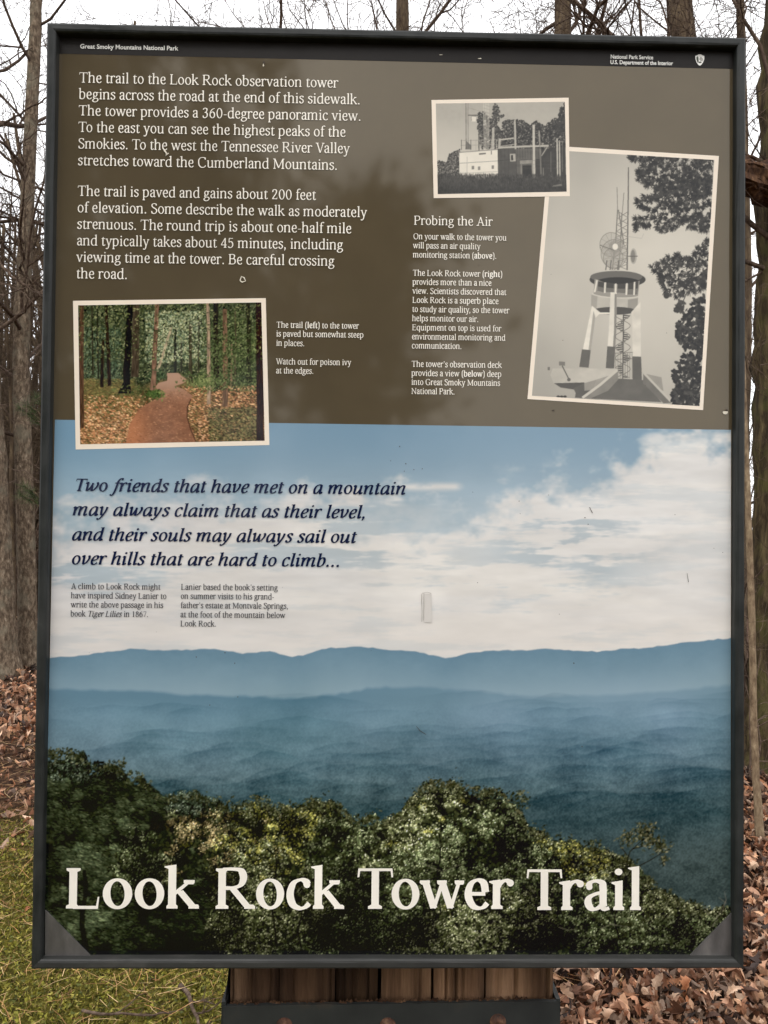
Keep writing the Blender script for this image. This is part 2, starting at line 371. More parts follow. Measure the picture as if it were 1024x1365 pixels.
    ty = [1003, 1005, 1006, 1010, 1028, 1024, 1029, 1043, 1060, 1066, 1064, 1062, 1070, 1076, 1076, 1069, 1076, 1079, 1084, 1072, 1074, 1080, 1090, 1096, 1092, 1098, 1094, 1080, 1062, 1056, 1045, 1050, 1048, 1058, 1058, 1062, 1080, 1094, 1112, 1116, 1130, 1122, 1138, 1136, 1150, 1160, 1182, 1196, 1204, 1208, 1215, 1216, 1216]
    tl = np.interp(X, tx, ty) + 7 + (fbm(H, W, 60, 76, r, 3, .7) - .5) * 14
    m = np.clip((Y - tl) / 1.6 + .5, 0, 1)
    big = fbm(H, W, 9, 11, r, 3, .5); clump = fbm(H, W, 26, 34, r, 3, .6)
    dark = np.array([30, 33, 24.]) * (.7 + .6 * clump)[..., None]
    c.a = c.a * (1 - m[..., None]) + dark * m[..., None]
    # crowns: clump after clump of leaves, far to near
    nb = 16000; x = r.uniform(57, 981, nb); y = np.interp(x, tx, ty) + 8 + (1282 - np.interp(x, tx, ty)) * r.random(nb)
    c.dabs(0, x, y, 2.2, [(34, 38, 27), (44, 48, 33), (58, 60, 40), (26, 29, 22), (50, 54, 38)], 1.5, None, .85, .18)
    CR = []
    for q in range(470):
        x = r.uniform(50, 990); t0 = float(np.interp(x, tx, ty)); u = r.random() ** 1.05 if q > 70 else 0.0
        rx = r.uniform(17, 36) * (.8 + .5 * u); ry = rx * r.uniform(.6, .9); CR.append((t0 + ry * .55 + u * (1275 - t0 - ry * .2), x, rx, ry, r.uniform(.62, 1.12)))
    CR.sort(); cl_ = []
    for (cy, cx, rx, ry, br) in CR:
        m_ = int(rx * ry / 58) + 3; q = []
        for _ in range(m_):
            a_ = r.uniform(0, 6.3); d_ = math.sqrt(r.random()); x, y = cx + rx * d_ * math.cos(a_), cy + ry * d_ * math.sin(a_)
            q.append((y, x, br * (1.0 - .36 * (y - cy) / ry + .10 * (x - cx) / rx)))
        q.sort(); cl_ += q
    py = np.array([v[0] for v in cl_]); px = np.array([v[1] for v in cl_]); ps = np.array([v[2] for v in cl_]); n = len(px)
    crown = fbm(H, W, 7, 12, r, 2, .5); hue = fbm(H, W, 5, 8, r, 2, .5)
    rg = lambda x, y, cx, cy, sx, sy: math.exp(-((x - cx) / sx) ** 2 - ((y - cy) / sy) ** 2)
    for k in range(n):
        x, y = px[k], py[k]; i = min(W - 1, max(0, int((x - c.x0) * c.s))); j = min(H - 1, max(0, int((y - c.y0) * c.s)))
        cr = (crown[j, i] - .5) * 3.0; hu = hue[j, i]
        pine = (x + (hu - .5) * 200 < 215 - .10 * (y - 1030)) and y > 1040
        lit = ps[k] * (1.06 + .30 * cr - .30 * sstep(1150, 1275, y) + .15 * rg(x, y, 620, 1120, 120, 60)) + r.normal() * .10
        lit = max(.42 if pine else .30, min(1.6, lit)); g = r.normal()
        if x < 290 and y < 1085 and not pine: D, M, L = (30, 35, 29), (58, 66, 52), (118, 126, 110)
        elif pine: D, M, L = (36, 41, 31), (60, 67, 48), (94, 98, 74)
        else:
            D, M, L = (34, 36, 25), (76, 80, 54), (164, 163, 132)
            q = rg(x, y, 250, 1112, 70, 48)
            if r.random() < q: M, L = (120, 106, 74), (182, 164, 126)
            q = rg(x, y, 395, 1115, 90, 45) + rg(x, y, 770, 1142, 46, 24) + .5 * rg(x, y, 640, 1130, 80, 50)
            if r.random() < q * .8: M, L = (110, 108, 54), (164, 156, 96)
            if hu > .56: M, L = (60, 67, 46), (136, 140, 110)
        D, M, L = (np.array(v) * lit for v in (D, M, L))
        R = r.uniform(4, 8.5)
        def put(nn, cols, size, dy, sp, asp=1.7, ang=None, al=.92):
            xx = x + r.normal(0, R * .55 * sp, nn); yy = y + dy + r.normal(0, R * .42 * sp, nn)
            ok = yy > np.interp(xx, tx, ty) - 5 - 6 * r.random(); c.dabs(0, xx[ok], yy[ok], size, cols, asp, ang, al, .16)
        if pine:
            an = r.uniform(-.15, .5)
            put(7, [D, D * .8], 3.0, 2.5, 1.2, 2.5, an, .8); put(13, [M, M * .8, D * 1.5], 1.9, 0, 1.15, 3.4, an, .85); put(6, [L, M * 1.25], 1.5, -1.5, 1.1, 3.4, an, .8)
        else:
            put(8, [D, D * .7], 2.3, 3, 1.15, 1.4); put(13, [M, M * .75, M * .9, D * 1.5], 1.35, 0, 1.05); put(6, [L, M * 1.3, L * .8], .95, -1.5, 1); put(3, [L * 1.3], .65, -2, 1.1)
    # deep gaps between the crowns
    gp = fbm(H, W, 15, 24, r, 3, .6); c.a *= (1 + m * (.20 - .46 * sstep(.52, .37, gp)))[..., None]
    for (x_, y_, n_) in ((578, 1043, 60), (600, 1046, 50), (568, 1050, 40), (655, 1055, 30), (691, 1058, 45), (697, 1068, 40), (640, 1052, 30), (70, 1003, 60), (110, 1010, 40), (262, 1058, 30), (345, 1064, 40), (415, 1068, 50), (440, 1072, 40), (790, 1124, 40)):
        c.dabs(0, x_ + r.normal(0, 6, n_), y_ + np.abs(r.normal(0, 9, n_)) - 4, 1.5, [(62, 66, 44), (44, 48, 34), (110, 110, 82), (36, 39, 28)], 1.6)
    # lone branch on the right
    br = c.poly
    for p in ([(833, 1160), (840, 1135), (858, 1118)], [(836, 1140), (826, 1126)], [(845, 1158), (868, 1146), (884, 1136)], [(842, 1132), (872, 1124)]): c.line(p, 1.6, (40, 38, 32), .9, .9)
    for (x, y, s, n) in ((838, 1118, 13, 90), (860, 1108, 15, 130), (880, 1128, 12, 100), (866, 1122, 14, 90), (885, 1146, 6, 30)):
        c.dabs(0, x + r.normal(0, s * .55, n), y + r.normal(0, s * .45, n), 1.7, [(52, 54, 38), (90, 88, 62), (130, 126, 98), (38, 40, 30), (64, 66, 44)])
    x = np.array([560, 578, 590, 605]); 
    for k in range(90):
        px = r.uniform(555, 700); c.dabs(0, [px], [np.interp(px, tx, ty) - r.uniform(0, 7)], 1.7, [(70, 68, 46), (50, 52, 36), (110, 106, 80)])
    for k in range(420):
        px_ = r.uniform(58, 930); py_ = np.interp(px_, tx, ty) + 4 - abs(r.normal()) * 7; q_ = r.integers(3, 9)
        c.dabs(0, px_ + r.normal(0, 2.2, q_), py_ + r.normal(0, 2.6, q_), 1.3, [(66, 68, 46), (44, 47, 33), (104, 104, 76), (36, 38, 28)], 1.6)
    # bare trunks and twigs glimpsed in the canopy
    for (x, y, l, w) in ((112, 1160, 110, 8), (366, 1130, 130, 3), (585, 1110, 110, 2.5), (822, 1190, 60, 2.5), (400, 1200, 70, 3)):
        q = [(x + 3 * math.sin(k * 1.3), y + l * k / 6) for k in range(7)]; c.line(q, w * .6, (22, 21, 17), .75, w)
    for p in ([(745, 1236), (758, 1240), (770, 1238)], [(628, 1262), (645, 1240), (662, 1226)], [(962, 1218), (968, 1200), (966, 1188)], [(950, 1235), (968, 1200)], [(800, 1238), (815, 1232), (838, 1236)], [(968, 1204), (958, 1196)], [(560, 1150), (590, 1162), (620, 1150)]):
        c.line(p, 1.1, (124, 118, 104), .7, .7)
    return c

def paint_trail():
    c = Canvas(30, 30, 1000, 770, .41, 5); r = c.rng; X, Y, H, W = c.X, c.Y, c.h, c.w
    n = fbm(H, W, 8, 10, r, 4)
    c.a[:] = np.array([52, 62, 44.]); c.a *= (.5 + n)[..., None]
    gl = np.exp(-((X - 520) / 150) ** 2 - ((Y - 230) / 150) ** 2)[..., None]
    c.a = c.a * (1 - .65 * gl) + np.array([124, 142, 118.]) * .65 * gl
    for (cols, sz, k) in (([(34, 42, 32), (24, 30, 24), (46, 56, 40)], 10, 2200), ([(66, 78, 54), (78, 90, 60), (58, 72, 56)], 6.5, 4200), ([(124, 134, 96), (148, 156, 114), (104, 120, 88)], 4, 3000)):
        x, y = c.scatter(k, 40, 50, 970, 470); c.dabs(0, x, y, sz, cols, 1.8, None, .75)
    x, y = c.scatter(1500, 380, 90, 680, 340); c.dabs(0, x, y, 4.6, [(150, 166, 128), (176, 184, 148), (120, 146, 118), (90, 118, 96)], 1.6, None, .75)
    x, y = c.scatter(1300, 60, 170, 260, 420); c.dabs(0, x, y, 4.6, [(88, 116, 92), (60, 84, 66), (110, 134, 106), (40, 54, 42)], 1.8, None, .7)
    x, y = c.scatter(1700, 640, 90, 920, 470); c.dabs(0, x, y, 5, [(80, 100, 60), (60, 78, 48), (112, 130, 86), (40, 50, 36)], 1.8, None, .75)
    # forest floor
    fl = sstep(0, 40, Y - np.interp(X, [30, 250, 400, 500, 560, 700, 1000], [405, 430, 425, 385, 390, 470, 520]) + (n - .5) * 70)
    c.mix(fl * .9, (112, 98, 62)); c.a *= (1 - .25 * fl * (n < .45))[..., None]
    fx = lambda a, b, q, k: c.scatter(k, a, q, b, 755)
    x, y = fx(40, 330, 420, 3600); c.dabs(0, x, y, 4.5, [(140, 128, 74), (98, 96, 58), (124, 112, 68), (76, 74, 46), (88, 104, 60)], 2.2, .1, .85)
    x, y = fx(40, 420, 500, 5200); ok = r.random(len(x)) < (y - 470) / 190; c.dabs(0, x[ok], y[ok], 4.6, [(184, 126, 84), (206, 154, 110), (158, 102, 66), (96, 64, 44), (222, 184, 142), (120, 100, 62)], 2.2, .2, .9)
    x, y = fx(550, 960, 455, 5600); c.dabs(0, x, y, 4.6, [(196, 142, 98), (168, 114, 76), (222, 178, 136), (100, 70, 48), (128, 112, 68), (84, 60, 42)], 2.2, .2, .9)
    x, y = c.scatter(2200, 690, 560, 930, 740); c.dabs(0, x, y, 4.6, [(116, 120, 74), (82, 88, 54), (64, 62, 42), (136, 126, 84), (48, 44, 32)], 2.2, .2, .85)
    # path
    P = [(485, 392), (488, 412), (486, 430), (444, 440), (430, 458), (444, 490), (474, 506), (420, 524), (350, 566), (305, 640), (280, 760), (640, 760), (612, 680), (588, 620), (582, 570), (596, 530), (612, 505), (566, 470), (522, 456), (560, 444), (586, 428), (560, 408), (540, 392)]
    tx = .9 + .25 * fbm(H, W, 40, 40, r, 3)
    c.poly(P, (132, 92, 70), 1, tx)
    (i0, i1, j0, j1), m = c.poly_mask(P)
    yy = Y[j0:j1, i0:i1]; xx = X[j0:j1, i0:i1]; sub = c.a[j0:j1, i0:i1]
    k = (m * sstep(560, 420, yy) * .9)[..., None]; sub[:] = sub * (1 - k) + np.array([166, 136, 118.]) * k
    k = (m * sstep(430, 300, xx + (yy - 600) * -.1) * sstep(520, 620, yy) * .8)[..., None]; sub[:] = sub * (1 - k) + np.array([178, 116, 80.]) * k
    k = (m * sstep(40, 0, np.abs(xx - (560 + (yy - 600) * .3))) * sstep(500, 640, yy) * .35)[..., None]; sub[:] = sub * (1 - k) + np.array([112, 76, 58.]) * k
    x, y = c.scatter_in(900, P); ok = y > 470; c.dabs(0, x[ok], y[ok], 3.5, [(156, 108, 80), (110, 70, 50), (176, 130, 100), (190, 140, 104)], 2.6, .1, .5)
    c.line([(602, 520), (584, 560), (584, 610), (602, 670), (636, 750)], 6, (70, 48, 36), .7)
    bark = .75 + .5 * vnoise(H, W, H / 10, W / 2, r)
    T = [(68, 66, 50, 660, 24, (84, 62, 48)), (188, 206, 50, 455, 17, (46, 38, 32)), (172, 168, 230, 462, 16, (48, 42, 34)), (336, 330, 50, 412, 34, (70, 62, 52)), (306, 284, 46, 488, 32, (34, 30, 27)),
         (438, 416, 48, 475, 22, (116, 88, 72)), (506, 438, 170, 390, 13, (160, 150, 124)), (527, 525, 180, 388, 13, (40, 44, 38)), (555, 556, 240, 388, 8, (56, 60, 50)), (600, 600, 150, 442, 16, (64, 62, 48)), (686, 690, 48, 545, 17, (142, 124, 104)),
         (722, 728, 48, 470, 26, (42, 40, 34)), (768, 770, 80, 556, 24, (112, 88, 70)), (802, 798, 250, 460, 9, (120, 100, 80)), (820, 816, 90, 470, 8, (74, 70, 54)), (880, 886, 48, 440, 22, (44, 46, 36)), (932, 942, 46, 735, 34, (48, 34, 26)), (640, 640, 120, 400, 7, (60, 60, 48)), (120, 124, 60, 400, 8, (52, 52, 42)), (146, 150, 60, 420, 7, (46, 48, 40))]
    for (xa, xb, ya, yb, w, col) in T:
        q = [(xa + (xb - xa) * k / 8 + r.normal() * 1.2, ya + (yb - ya) * k / 8) for k in range(9)]
        c.line(q, w * .85, col, 1, w * 1.1, bark)
    c.poly([(270, 440), (306, 440), (312, 492), (246, 492)], (34, 30, 27))
    x, y = r.normal(425, 20, 120), r.normal(492, 12, 120); c.dabs(0, x, y, 5, [(70, 98, 48), (50, 74, 38), (96, 122, 62)], 2)
    x, y = r.normal(330, 50, 120), r.normal(480, 18, 120); c.dabs(0, x, y, 5, [(70, 86, 50), (52, 66, 40), (104, 112, 68)], 2)
    x, y = r.normal(665, 45, 420), r.normal(436, 22, 420); c.dabs(0, x, y, 5, [(96, 114, 68), (70, 92, 54), (124, 138, 88)], 2)
    x, y = r.normal(445, 26, 130), r.normal(404, 14, 130); ok = x < 476; x, y = x[ok], y[ok]; c.dabs(0, x, y, 5, [(56, 80, 52), (44, 62, 44), (80, 104, 70)], 2)
    c.line([(424, 380), (419, 430), (414, 476)], 22, (116, 90, 74), 1, 25, bark)
    x, y = r.normal(425, 20, 70), r.normal(494, 10, 70); c.dabs(0, x, y, 5, [(70, 98, 48), (50, 74, 38), (96, 122, 62)], 2)
    # leaves over the trunks
    x, y = c.scatter(1300, 40, 45, 970, 330); c.dabs(0, x, y, 5, [(66, 80, 48), (98, 112, 68), (46, 56, 38), (140, 148, 100)], 2.0, None, .8)
    x, y = c.scatter(900, 700, 200, 920, 480); c.dabs(0, x, y, 5, [(78, 98, 58), (108, 126, 80), (54, 70, 44)], 2.0, None, .8)
    x, y = c.scatter(260, 440, 90, 660, 330); c.dabs(0, x, y, 3.4, [(196, 204, 170), (172, 188, 150)], 1.5, None, .7)
    g_ = c.a.mean(-1, keepdims=True); c.a = c.a * .78 + g_ * .22; c.a = 255 * (np.clip(c.a * np.array([1.14, 1.09, 1.03]) / 255, 0, 1)) ** 1.06
    return c

def paint_station():
    c = Canvas(30, 60, 990, 730, .36, 8); r = c.rng; X, Y, H, W = c.X, c.Y, c.h, c.w
    S = lambda v: (v * 1.0, v * .965, v * .895)
    t = sstep(80, 520, Y)[..., None]; c.a = np.array(S(172)) * (1 - t) + np.array(S(196)) * t
    c.a *= (.97 + .06 * fbm(H, W, 5, 6, r, 3))[..., None]
    def crown(pts, n, size, dk, lt=()):
        n *= 4; size *= .5; x, y = c.scatter_in(n, pts); c.dabs(0, x, y, size, [S(v) for v in dk], 1.6, None, .95)
        if lt: x, y = c.scatter_in(n // 5, pts); c.dabs(0, x, y, size * .7, [S(v) for v in lt], 1.6, None, .8)
    crown([(70, 480), (130, 500), (150, 440), (220, 405), (220, 600), (70, 600)], 260, 13, (62, 74, 84, 54), (120, 140))
    c.poly([(560, 260), (640, 210), (700, 240), (745, 214), (800, 260), (870, 220), (940, 230), (946, 690), (480, 620), (500, 360)], S(56), .95)
    crown([(480, 330), (520, 210), (570, 205), (640, 205), (700, 240), (745, 210), (800, 250), (850, 200), (946, 190), (946, 380), (800, 400), (600, 400)], 480, 15, (50, 58, 66, 46), (100, 128, 150))
    crown([(905, 130), (940, 85), (946, 300), (870, 290)], 90, 13, (60, 70, 52))
    crown([(348, 150), (380, 150), (440, 200), (450, 95), (475, 95), (500, 170), (525, 170), (470, 230), (520, 300), (500, 400), (370, 400), (340, 250)], 230, 13, (58, 66, 74, 52), (110, 130))
    # masts and rails above the roof
    for (x, w, v) in ((262, 7, 120), (276, 5, 128)): c.line([(x, 84), (x + 2, 405)], w, S(v), .85)
    c.line([(278, 172), (342, 172), (350, 190), (352, 570)], 7, S(70), .9); c.poly([(298, 178), (332, 180), (330, 216), (300, 214)], S(214)); c.line([(300, 210), (300, 178), (332, 180)], 3, S(90))
    for k in range(4): c.line([(384 + k * 11, 90), (388 + k * 10, 420)], 5, S(205), .8)
    for k in range(14): c.line([(384, 100 + k * 23), (424, 112 + k * 23)], 4, S(150), .7)
    for y in (345, 378): c.line([(226, y), (480, y - 6)], 4, S(150), .9)
    for x in (232, 296, 330, 366, 436, 470): c.line([(x, 338), (x, 410)], 5, S(168 if x > 300 else 100), .9)
    c.poly([(262, 345), (300, 380), (300, 405), (258, 405)], S(92), .8); c.poly([(440, 260), (456, 250), (456, 405), (440, 405)], S(196), .8); c.poly([(484, 330), (500, 330), (498, 405), (482, 405)], S(180), .9)
    # white block building
    tx = .96 + .07 * fbm(H, W, 12, 12, r, 3)
    c.poly([(216, 424), (478, 404), (482, 590), (218, 584)], S(226), 1, tx); c.poly([(478, 400), (604, 396), (606, 610), (482, 606)], S(80), 1, tx)
    c.line([(216, 426), (478, 406)], 6, S(120), .8); c.line([(218, 500), (478, 484)], 4, S(130), .8); c.line([(478, 484), (604, 470)], 4, S(60)); c.line([(270, 455), (270, 580)], 3, S(160)); c.line([(218, 570), (480, 556)], 3, S(150), .8)
    for (x, y) in ((310, 530), (352, 534), (446, 526)): c.poly([(x - 8, y - 12), (x + 8, y - 12), (x + 8, y + 12), (x - 8, y + 12)], S(128))
    c.poly([(352, 432), (398, 428), (398, 438), (352, 442)], S(110)); c.line([(436, 414), (436, 440)], 6, S(110))
    c.poly([(562, 436), (600, 434), (602, 486), (564, 488)], S(170)); c.poly([(570, 444), (584, 443), (585, 480), (571, 481)], S(60))
    for x in (500, 526, 552): c.line([(x, 400), (x + 3, 600)], 3, S(64), .8)
    c.line([(482, 394), (640, 386), (826, 380)], 13, S(178)); c.line([(490, 340), (590, 328)], 9, S(186)); c.line([(500, 384), (610, 368)], 6, S(160)); c.line([(820, 384), (778, 450)], 8, S(150))
    c.poly([(600, 402), (770, 396), (772, 470), (606, 478)], S(98)); 
    for k in range(9): c.line([(612 + k * 18, 402), (614 + k * 18, 472)], 4, S(82))
    c.poly([(608, 480), (720, 478), (722, 600), (610, 600)], S(92)); c.poly([(648, 515), (710, 513), (712, 600), (650, 600)], S(48)); c.poly([(630, 480), (722, 476), (724, 500), (632, 506)], S(140))
    for (x, a, b, w, v) in ((596, 206, 404, 13, 182), (724, 236, 650, 16, 196), (762, 280, 384, 10, 150), (770, 400, 600, 10, 120), (716, 500, 600, 9, 150), (884, 330, 640, 9, 196), (900, 345, 646, 9, 188), (842, 420, 560, 6, 96), (790, 530, 640, 7, 120), (920, 350, 560, 5, 110), (640, 500, 600, 8, 130)):
        c.line([(x, a), (x + (5 if w > 8 else 0), b)], w, S(v), .95)
    c.line([(884, 352), (930, 352)], 5, S(140), .8)
    # rough grass
    m = sstep(-14, 14, Y - 592 - (X - 500) * .03 + (fbm(H, W, 20, 40, r, 3) - .5) * 60); c.mix(m * .95, S(66))
    x, y = c.scatter(3500, 60, 575, 955, 705); c.dabs(0, x, y, 7, [S(58), S(72), S(50), S(84), S(64)], 3, 1.4, .6)
    c.mix(sstep(620, 700, Y) * .45, S(46)); c.poly([(860, 650), (915, 640), (920, 655), (850, 660)], S(150), .6)
    for k in range(16): c.line([(60 + k * 14, 560), (60 + k * 14 + 3, 640)], 2.2, S(92), .5)
    for y in (480, 505, 530): c.line([(600, y), (930, y + 6)], 2, S(104), .5)
    c.line([(276, 120), (596, 214)], 2, S(120), .6); c.line([(596, 214), (762, 286)], 2, S(110), .6)
    c.a *= (1 + (.24 * fbm(H, W, 30, 40, r, 3) - .12) * sstep(190, 130, c.a[..., 0]))[..., None]
    c.line([(66, 80), (946, 74)], 3, S(150), .5)
    return c

def paint_tower():
    c = Canvas(20, -630, 980, 700, .44, 21); r = c.rng; X, Y, H, W = c.X, c.Y, c.h, c.w
    S = lambda v: (v * 1.0, v * .967, v * .90)
    v = np.interp(Y, [-640, -400, -100, 250, 700], [168, 184, 196, 190, 168]) - 10 * sstep(250, 20, X) + 8 * sstep(300, 600, X) + (fbm(H, W, 4, 3, r, 3) - .5) * 16
    c.a = v[..., None] * np.array([1, .967, .9])
    # antennas
    for p in ([(465, -420), (468, -305)], [(500, -392), (492, -290)]): c.line(p, 3.5, S(128))
    c.line([(523, -520), (521, -300), (516, 0)], 5.5, S(104), 1, 7)
    for p in ([(468, -305), (458, -140), (440, 0)], [(490, -290), (484, -150), (474, 0)], [(472, -305), (500, -130)]): c.line(p, 5, S(112))
    for k in range(9):
        y = -295 + k * 33; w = 24 + k * 3.5
        c.line([(494 - w * .9, y), (520, y + 30)], 3.2, S(126)); c.line([(520, y), (494 - w * .9, y + 30)], 3.2, S(126))
    for (x, y, rx, ry, a) in ((436, -128, 58, 62, .35), (450, -82, 66, 72, .4), (446, -60, 50, 52, .25)):
        c.ell(x, y, rx, ry, S(158), a); t = np.linspace(0, 6.28, 30); c.line(np.stack([x + rx * np.cos(t), y + ry * np.sin(t)], 1), 3, S(120), .8)
        for q in np.linspace(0, 6.28, 13): c.line([(x, y), (x + rx * math.cos(q), y + ry * math.sin(q))], 1.8, S(135), .7)
    c.ell(456, -118, 32, 32, S(140), .5); c.ell(456, -118, 14, 16, S(225))
    c.ell(548, -70, 17, 40, S(170)); c.ell(546, -70, 11, 32, S(130)); c.line([(520, -70), (570, -70)], 4, S(90))
    c.line([(378, -126), (450, -100)], 4, S(110)); c.line([(520, -170), (590, -160), (600, -185)], 3, S(170), .8)
    for x in (414, 436, 474): c.line([(x, -50), (x - 6, 0)], 6, S(110))
    # cab
    c.ell(468, 48, 142, 42, S(66)); c.ell(462, 34, 132, 30, S(104)); c.ell(470, 62, 112, 26, S(48))
    c.poly([(352, 44), (400, 62), (470, 72), (530, 68), (580, 54), (570, 140), (520, 152), (455, 152), (390, 140), (346, 122)], S(150))
    for q in ([(370, 56), (400, 62), (398, 112), (366, 104)], [(412, 64), (450, 68), (448, 112), (408, 110)], [(468, 70), (508, 68), (506, 116), (466, 114)], [(522, 66), (550, 62), (546, 124), (518, 122)], [(558, 60), (574, 56), (568, 122), (556, 124)]):
        c.poly(q, S(70)); p = np.array(q, float); p[:2] = p[:2] * .45 + p[[3, 2]] * .55; c.poly(p, S(112))
    for (a, b) in (((364, 50), (352, 112)), ((405, 62), (403, 116)), ((459, 68), (457, 122)), ((515, 66), (512, 126)), ((554, 60), (551, 126))): c.line([a, b], 8, S(220))
    t = np.linspace(0, math.pi, 24)
    top = np.stack([452 - 118 * np.cos(t), 112 + 18 * np.sin(t) + (t / math.pi) * 20], 1); bot = np.stack([452 - 120 * np.cos(t), 172 + 40 * np.sin(t) + (t / math.pi) * 18], 1)
    c.ell(452, 196, 116, 28, S(72))
    drum = np.concatenate([top, bot[::-1]]); tx = .93 + .14 * fbm(H, W, 30, 20, r, 3); c.poly(drum, S(182), 1, tx); c.poly([(520, 150), (572, 142), (566, 205), (520, 222)], S(128), .6); c.poly([(336, 125), (366, 132), (362, 200), (334, 185)], S(140), .5)
    c.line(top[2:], 5, S(206))
    c.ell(452, 206, 110, 20, S(78)); 
    # legs
    c.poly([(338, 180), (380, 214), (432, 214), (432, 224), (376, 222), (356, 242), (322, 494), (274, 490)], S(222), 1, tx); c.poly([(346, 205), (356, 240), (324, 480), (310, 490)], S(150), .8)
    c.poly([(432, 112), (464, 114), (462, 300), (450, 500), (408, 496), (424, 300)], S(216), 1, tx); c.poly([(453, 120), (464, 122), (462, 300), (450, 500), (438, 499), (450, 300)], S(128), .9)
    c.poly([(536, 214), (584, 160), (586, 420), (592, 580), (544, 560), (542, 240)], S(210), 1, tx)
    c.poly([(288, 400), (332, 405), (322, 494), (274, 490)], S(98), 1, tx); c.poly([(416, 385), (456, 388), (450, 500), (408, 496)], S(98), 1, tx); c.poly([(543, 436), (587, 438), (592, 580), (544, 560)], S(96), 1, tx)
    # spiral stair
    c.line([(498, 226), (494, 550)], 6, S(96))
    for k in range(30):
        y = 228 + k * 10.7; ph = k * .62; x = 494 + 34 * math.cos(ph); c.line([(494, y), (x, y + 4)], 6.5, S(86)) 
    for q in (0, 3.1): c.line([(494 + 38 * math.cos(k * .31 + q), 226 + k * 5.4) for k in range(60)], 3, S(110))
    for k in range(8): c.line([(458 + k * 12, 420), (458 + k * 12, 548)], 2.5, S(110), .8)
    for y in (420, 452): c.line([(455, y), (545, y - 4)], 3, S(110))
    # terrace, ramp
    c.poly([(140, 498), (470, 498), (470, 540), (300, 572), (146, 574), (128, 530)], S(186), 1, tx); c.poly([(146, 572), (300, 568), (300, 590), (246, 604), (180, 594)], S(84))
    c.poly([(244, 598), (300, 572), (360, 556), (330, 650), (252, 645), (256, 622)], S(92), 1, tx); c.poly([(300, 572), (470, 520), (440, 600), (300, 610)], S(150), .9, tx)
    c.poly([(466, 548), (598, 556), (690, 668), (330, 650)], S(100), 1, tx); c.poly([(468, 508), (472, 552), (420, 610), (330, 650), (286, 646)], S(132), 1, tx); c.line([(466, 506), (380, 580), (290, 646)], 13, S(196))
    c.poly([(600, 522), (690, 542), (700, 612), (660, 590)], S(150), 1, tx); c.poly([(598, 524), (606, 522), (745, 672), (700, 674), (596, 572)], S(112), 1, tx); c.line([(602, 522), (745, 672)], 11, S(188))
    c.poly([(172, 462), (202, 464), (202, 484), (172, 482)], S(120)); c.line([(188, 484), (222, 552)], 6, S(90)); c.ell(222, 554, 9, 9, S(100)); c.poly([(114, 490), (126, 490), (126, 506), (114, 506)], S(110))
    for x in (168, 185, 202): c.ell(x, 640, 9, 6, S(60))
    # pine boughs against the sky
    def bough(pts, n, size, asp, gap=0):
        broad = asp < 2; p = np.asarray(pts, float); k = int(n * (.20 if not broad else .26))
        x, y = c.scatter_in(k, pts); m = len(p)
        for q in range(m):
            a_, b_ = p[q], p[(q + 1) % m]; e = int(np.linalg.norm(b_ - a_) / 15)
            if e: t_ = r.random(e)[:, None]; w_ = a_ + (b_ - a_) * t_ + r.normal(0, 6, (e, 2)); w_ = w_[w_[:, 0] < 948]; x = np.append(x, w_[:, 0]); y = np.append(y, w_[:, 1])
        cen = p.mean(0)
        for q in range(len(x)):
            th = (math.atan2(y[q] - cen[1], x[q] - cen[0]) if r.random() < .7 else math.pi) + r.normal() * .5; v0 = r.choice([34, 42, 50, 66])
            for u in range(13 if not broad else 5):
                an = th + r.normal() * (.75 if not broad else .9); L_ = r.uniform(.5, 1.15) * (23 if not broad else 18); xe, ye = x[q] + L_ * math.cos(an), y[q] + L_ * math.sin(an)
                if xe > 950: continue
                if broad: c.dabs(0, [(x[q] + xe) / 2], [(y[q] + ye) / 2], 8, [S(v0)], 1.8, an, .95)
                else: c.line([(x[q], y[q]), (xe, ye)], 4.2, S(v0), .9, 1.6)
    bough([(535, -572), (955, -552), (948, -420), (890, -360), (800, -380), (690, -400), (620, -438), (572, -470), (600, -530)], 1500, 17, 2.4, 34)
    bough([(700, -440), (948, -450), (940, -280), (920, -195), (865, -210), (800, -235), (720, -205), (640, -225), (565, -215), (565, -265), (640, -260), (690, -290), (560, -330), (600, -365), (690, -372)], 1500, 16, 2.4, 26)
    bough([(925, -140), (880, -120), (845, -50), (770, -70), (700, -45), (648, -10), (690, 40), (705, 95), (760, 120), (912, 92)], 1000, 16, 2.4, 20)
    c.line([(770, -212), (800, -240), (860, -250)], 4, S(80)); c.line([(905, 95), (820, 110), (790, 180)], 5, S(70)); c.ell(715, 128, 15, 17, S(60)); c.dabs(0, r.normal(780, 14, 30), r.normal(188, 12, 30), 14, [S(60)], 2.4)
    bough([(906, 140), (850, 165), (830, 220), (772, 280), (770, 340), (815, 385), (812, 440), (750, 510), (765, 560), (745, 676), (884, 686), (900, 300)], 1700, 12, 1.5, 46)
    return c
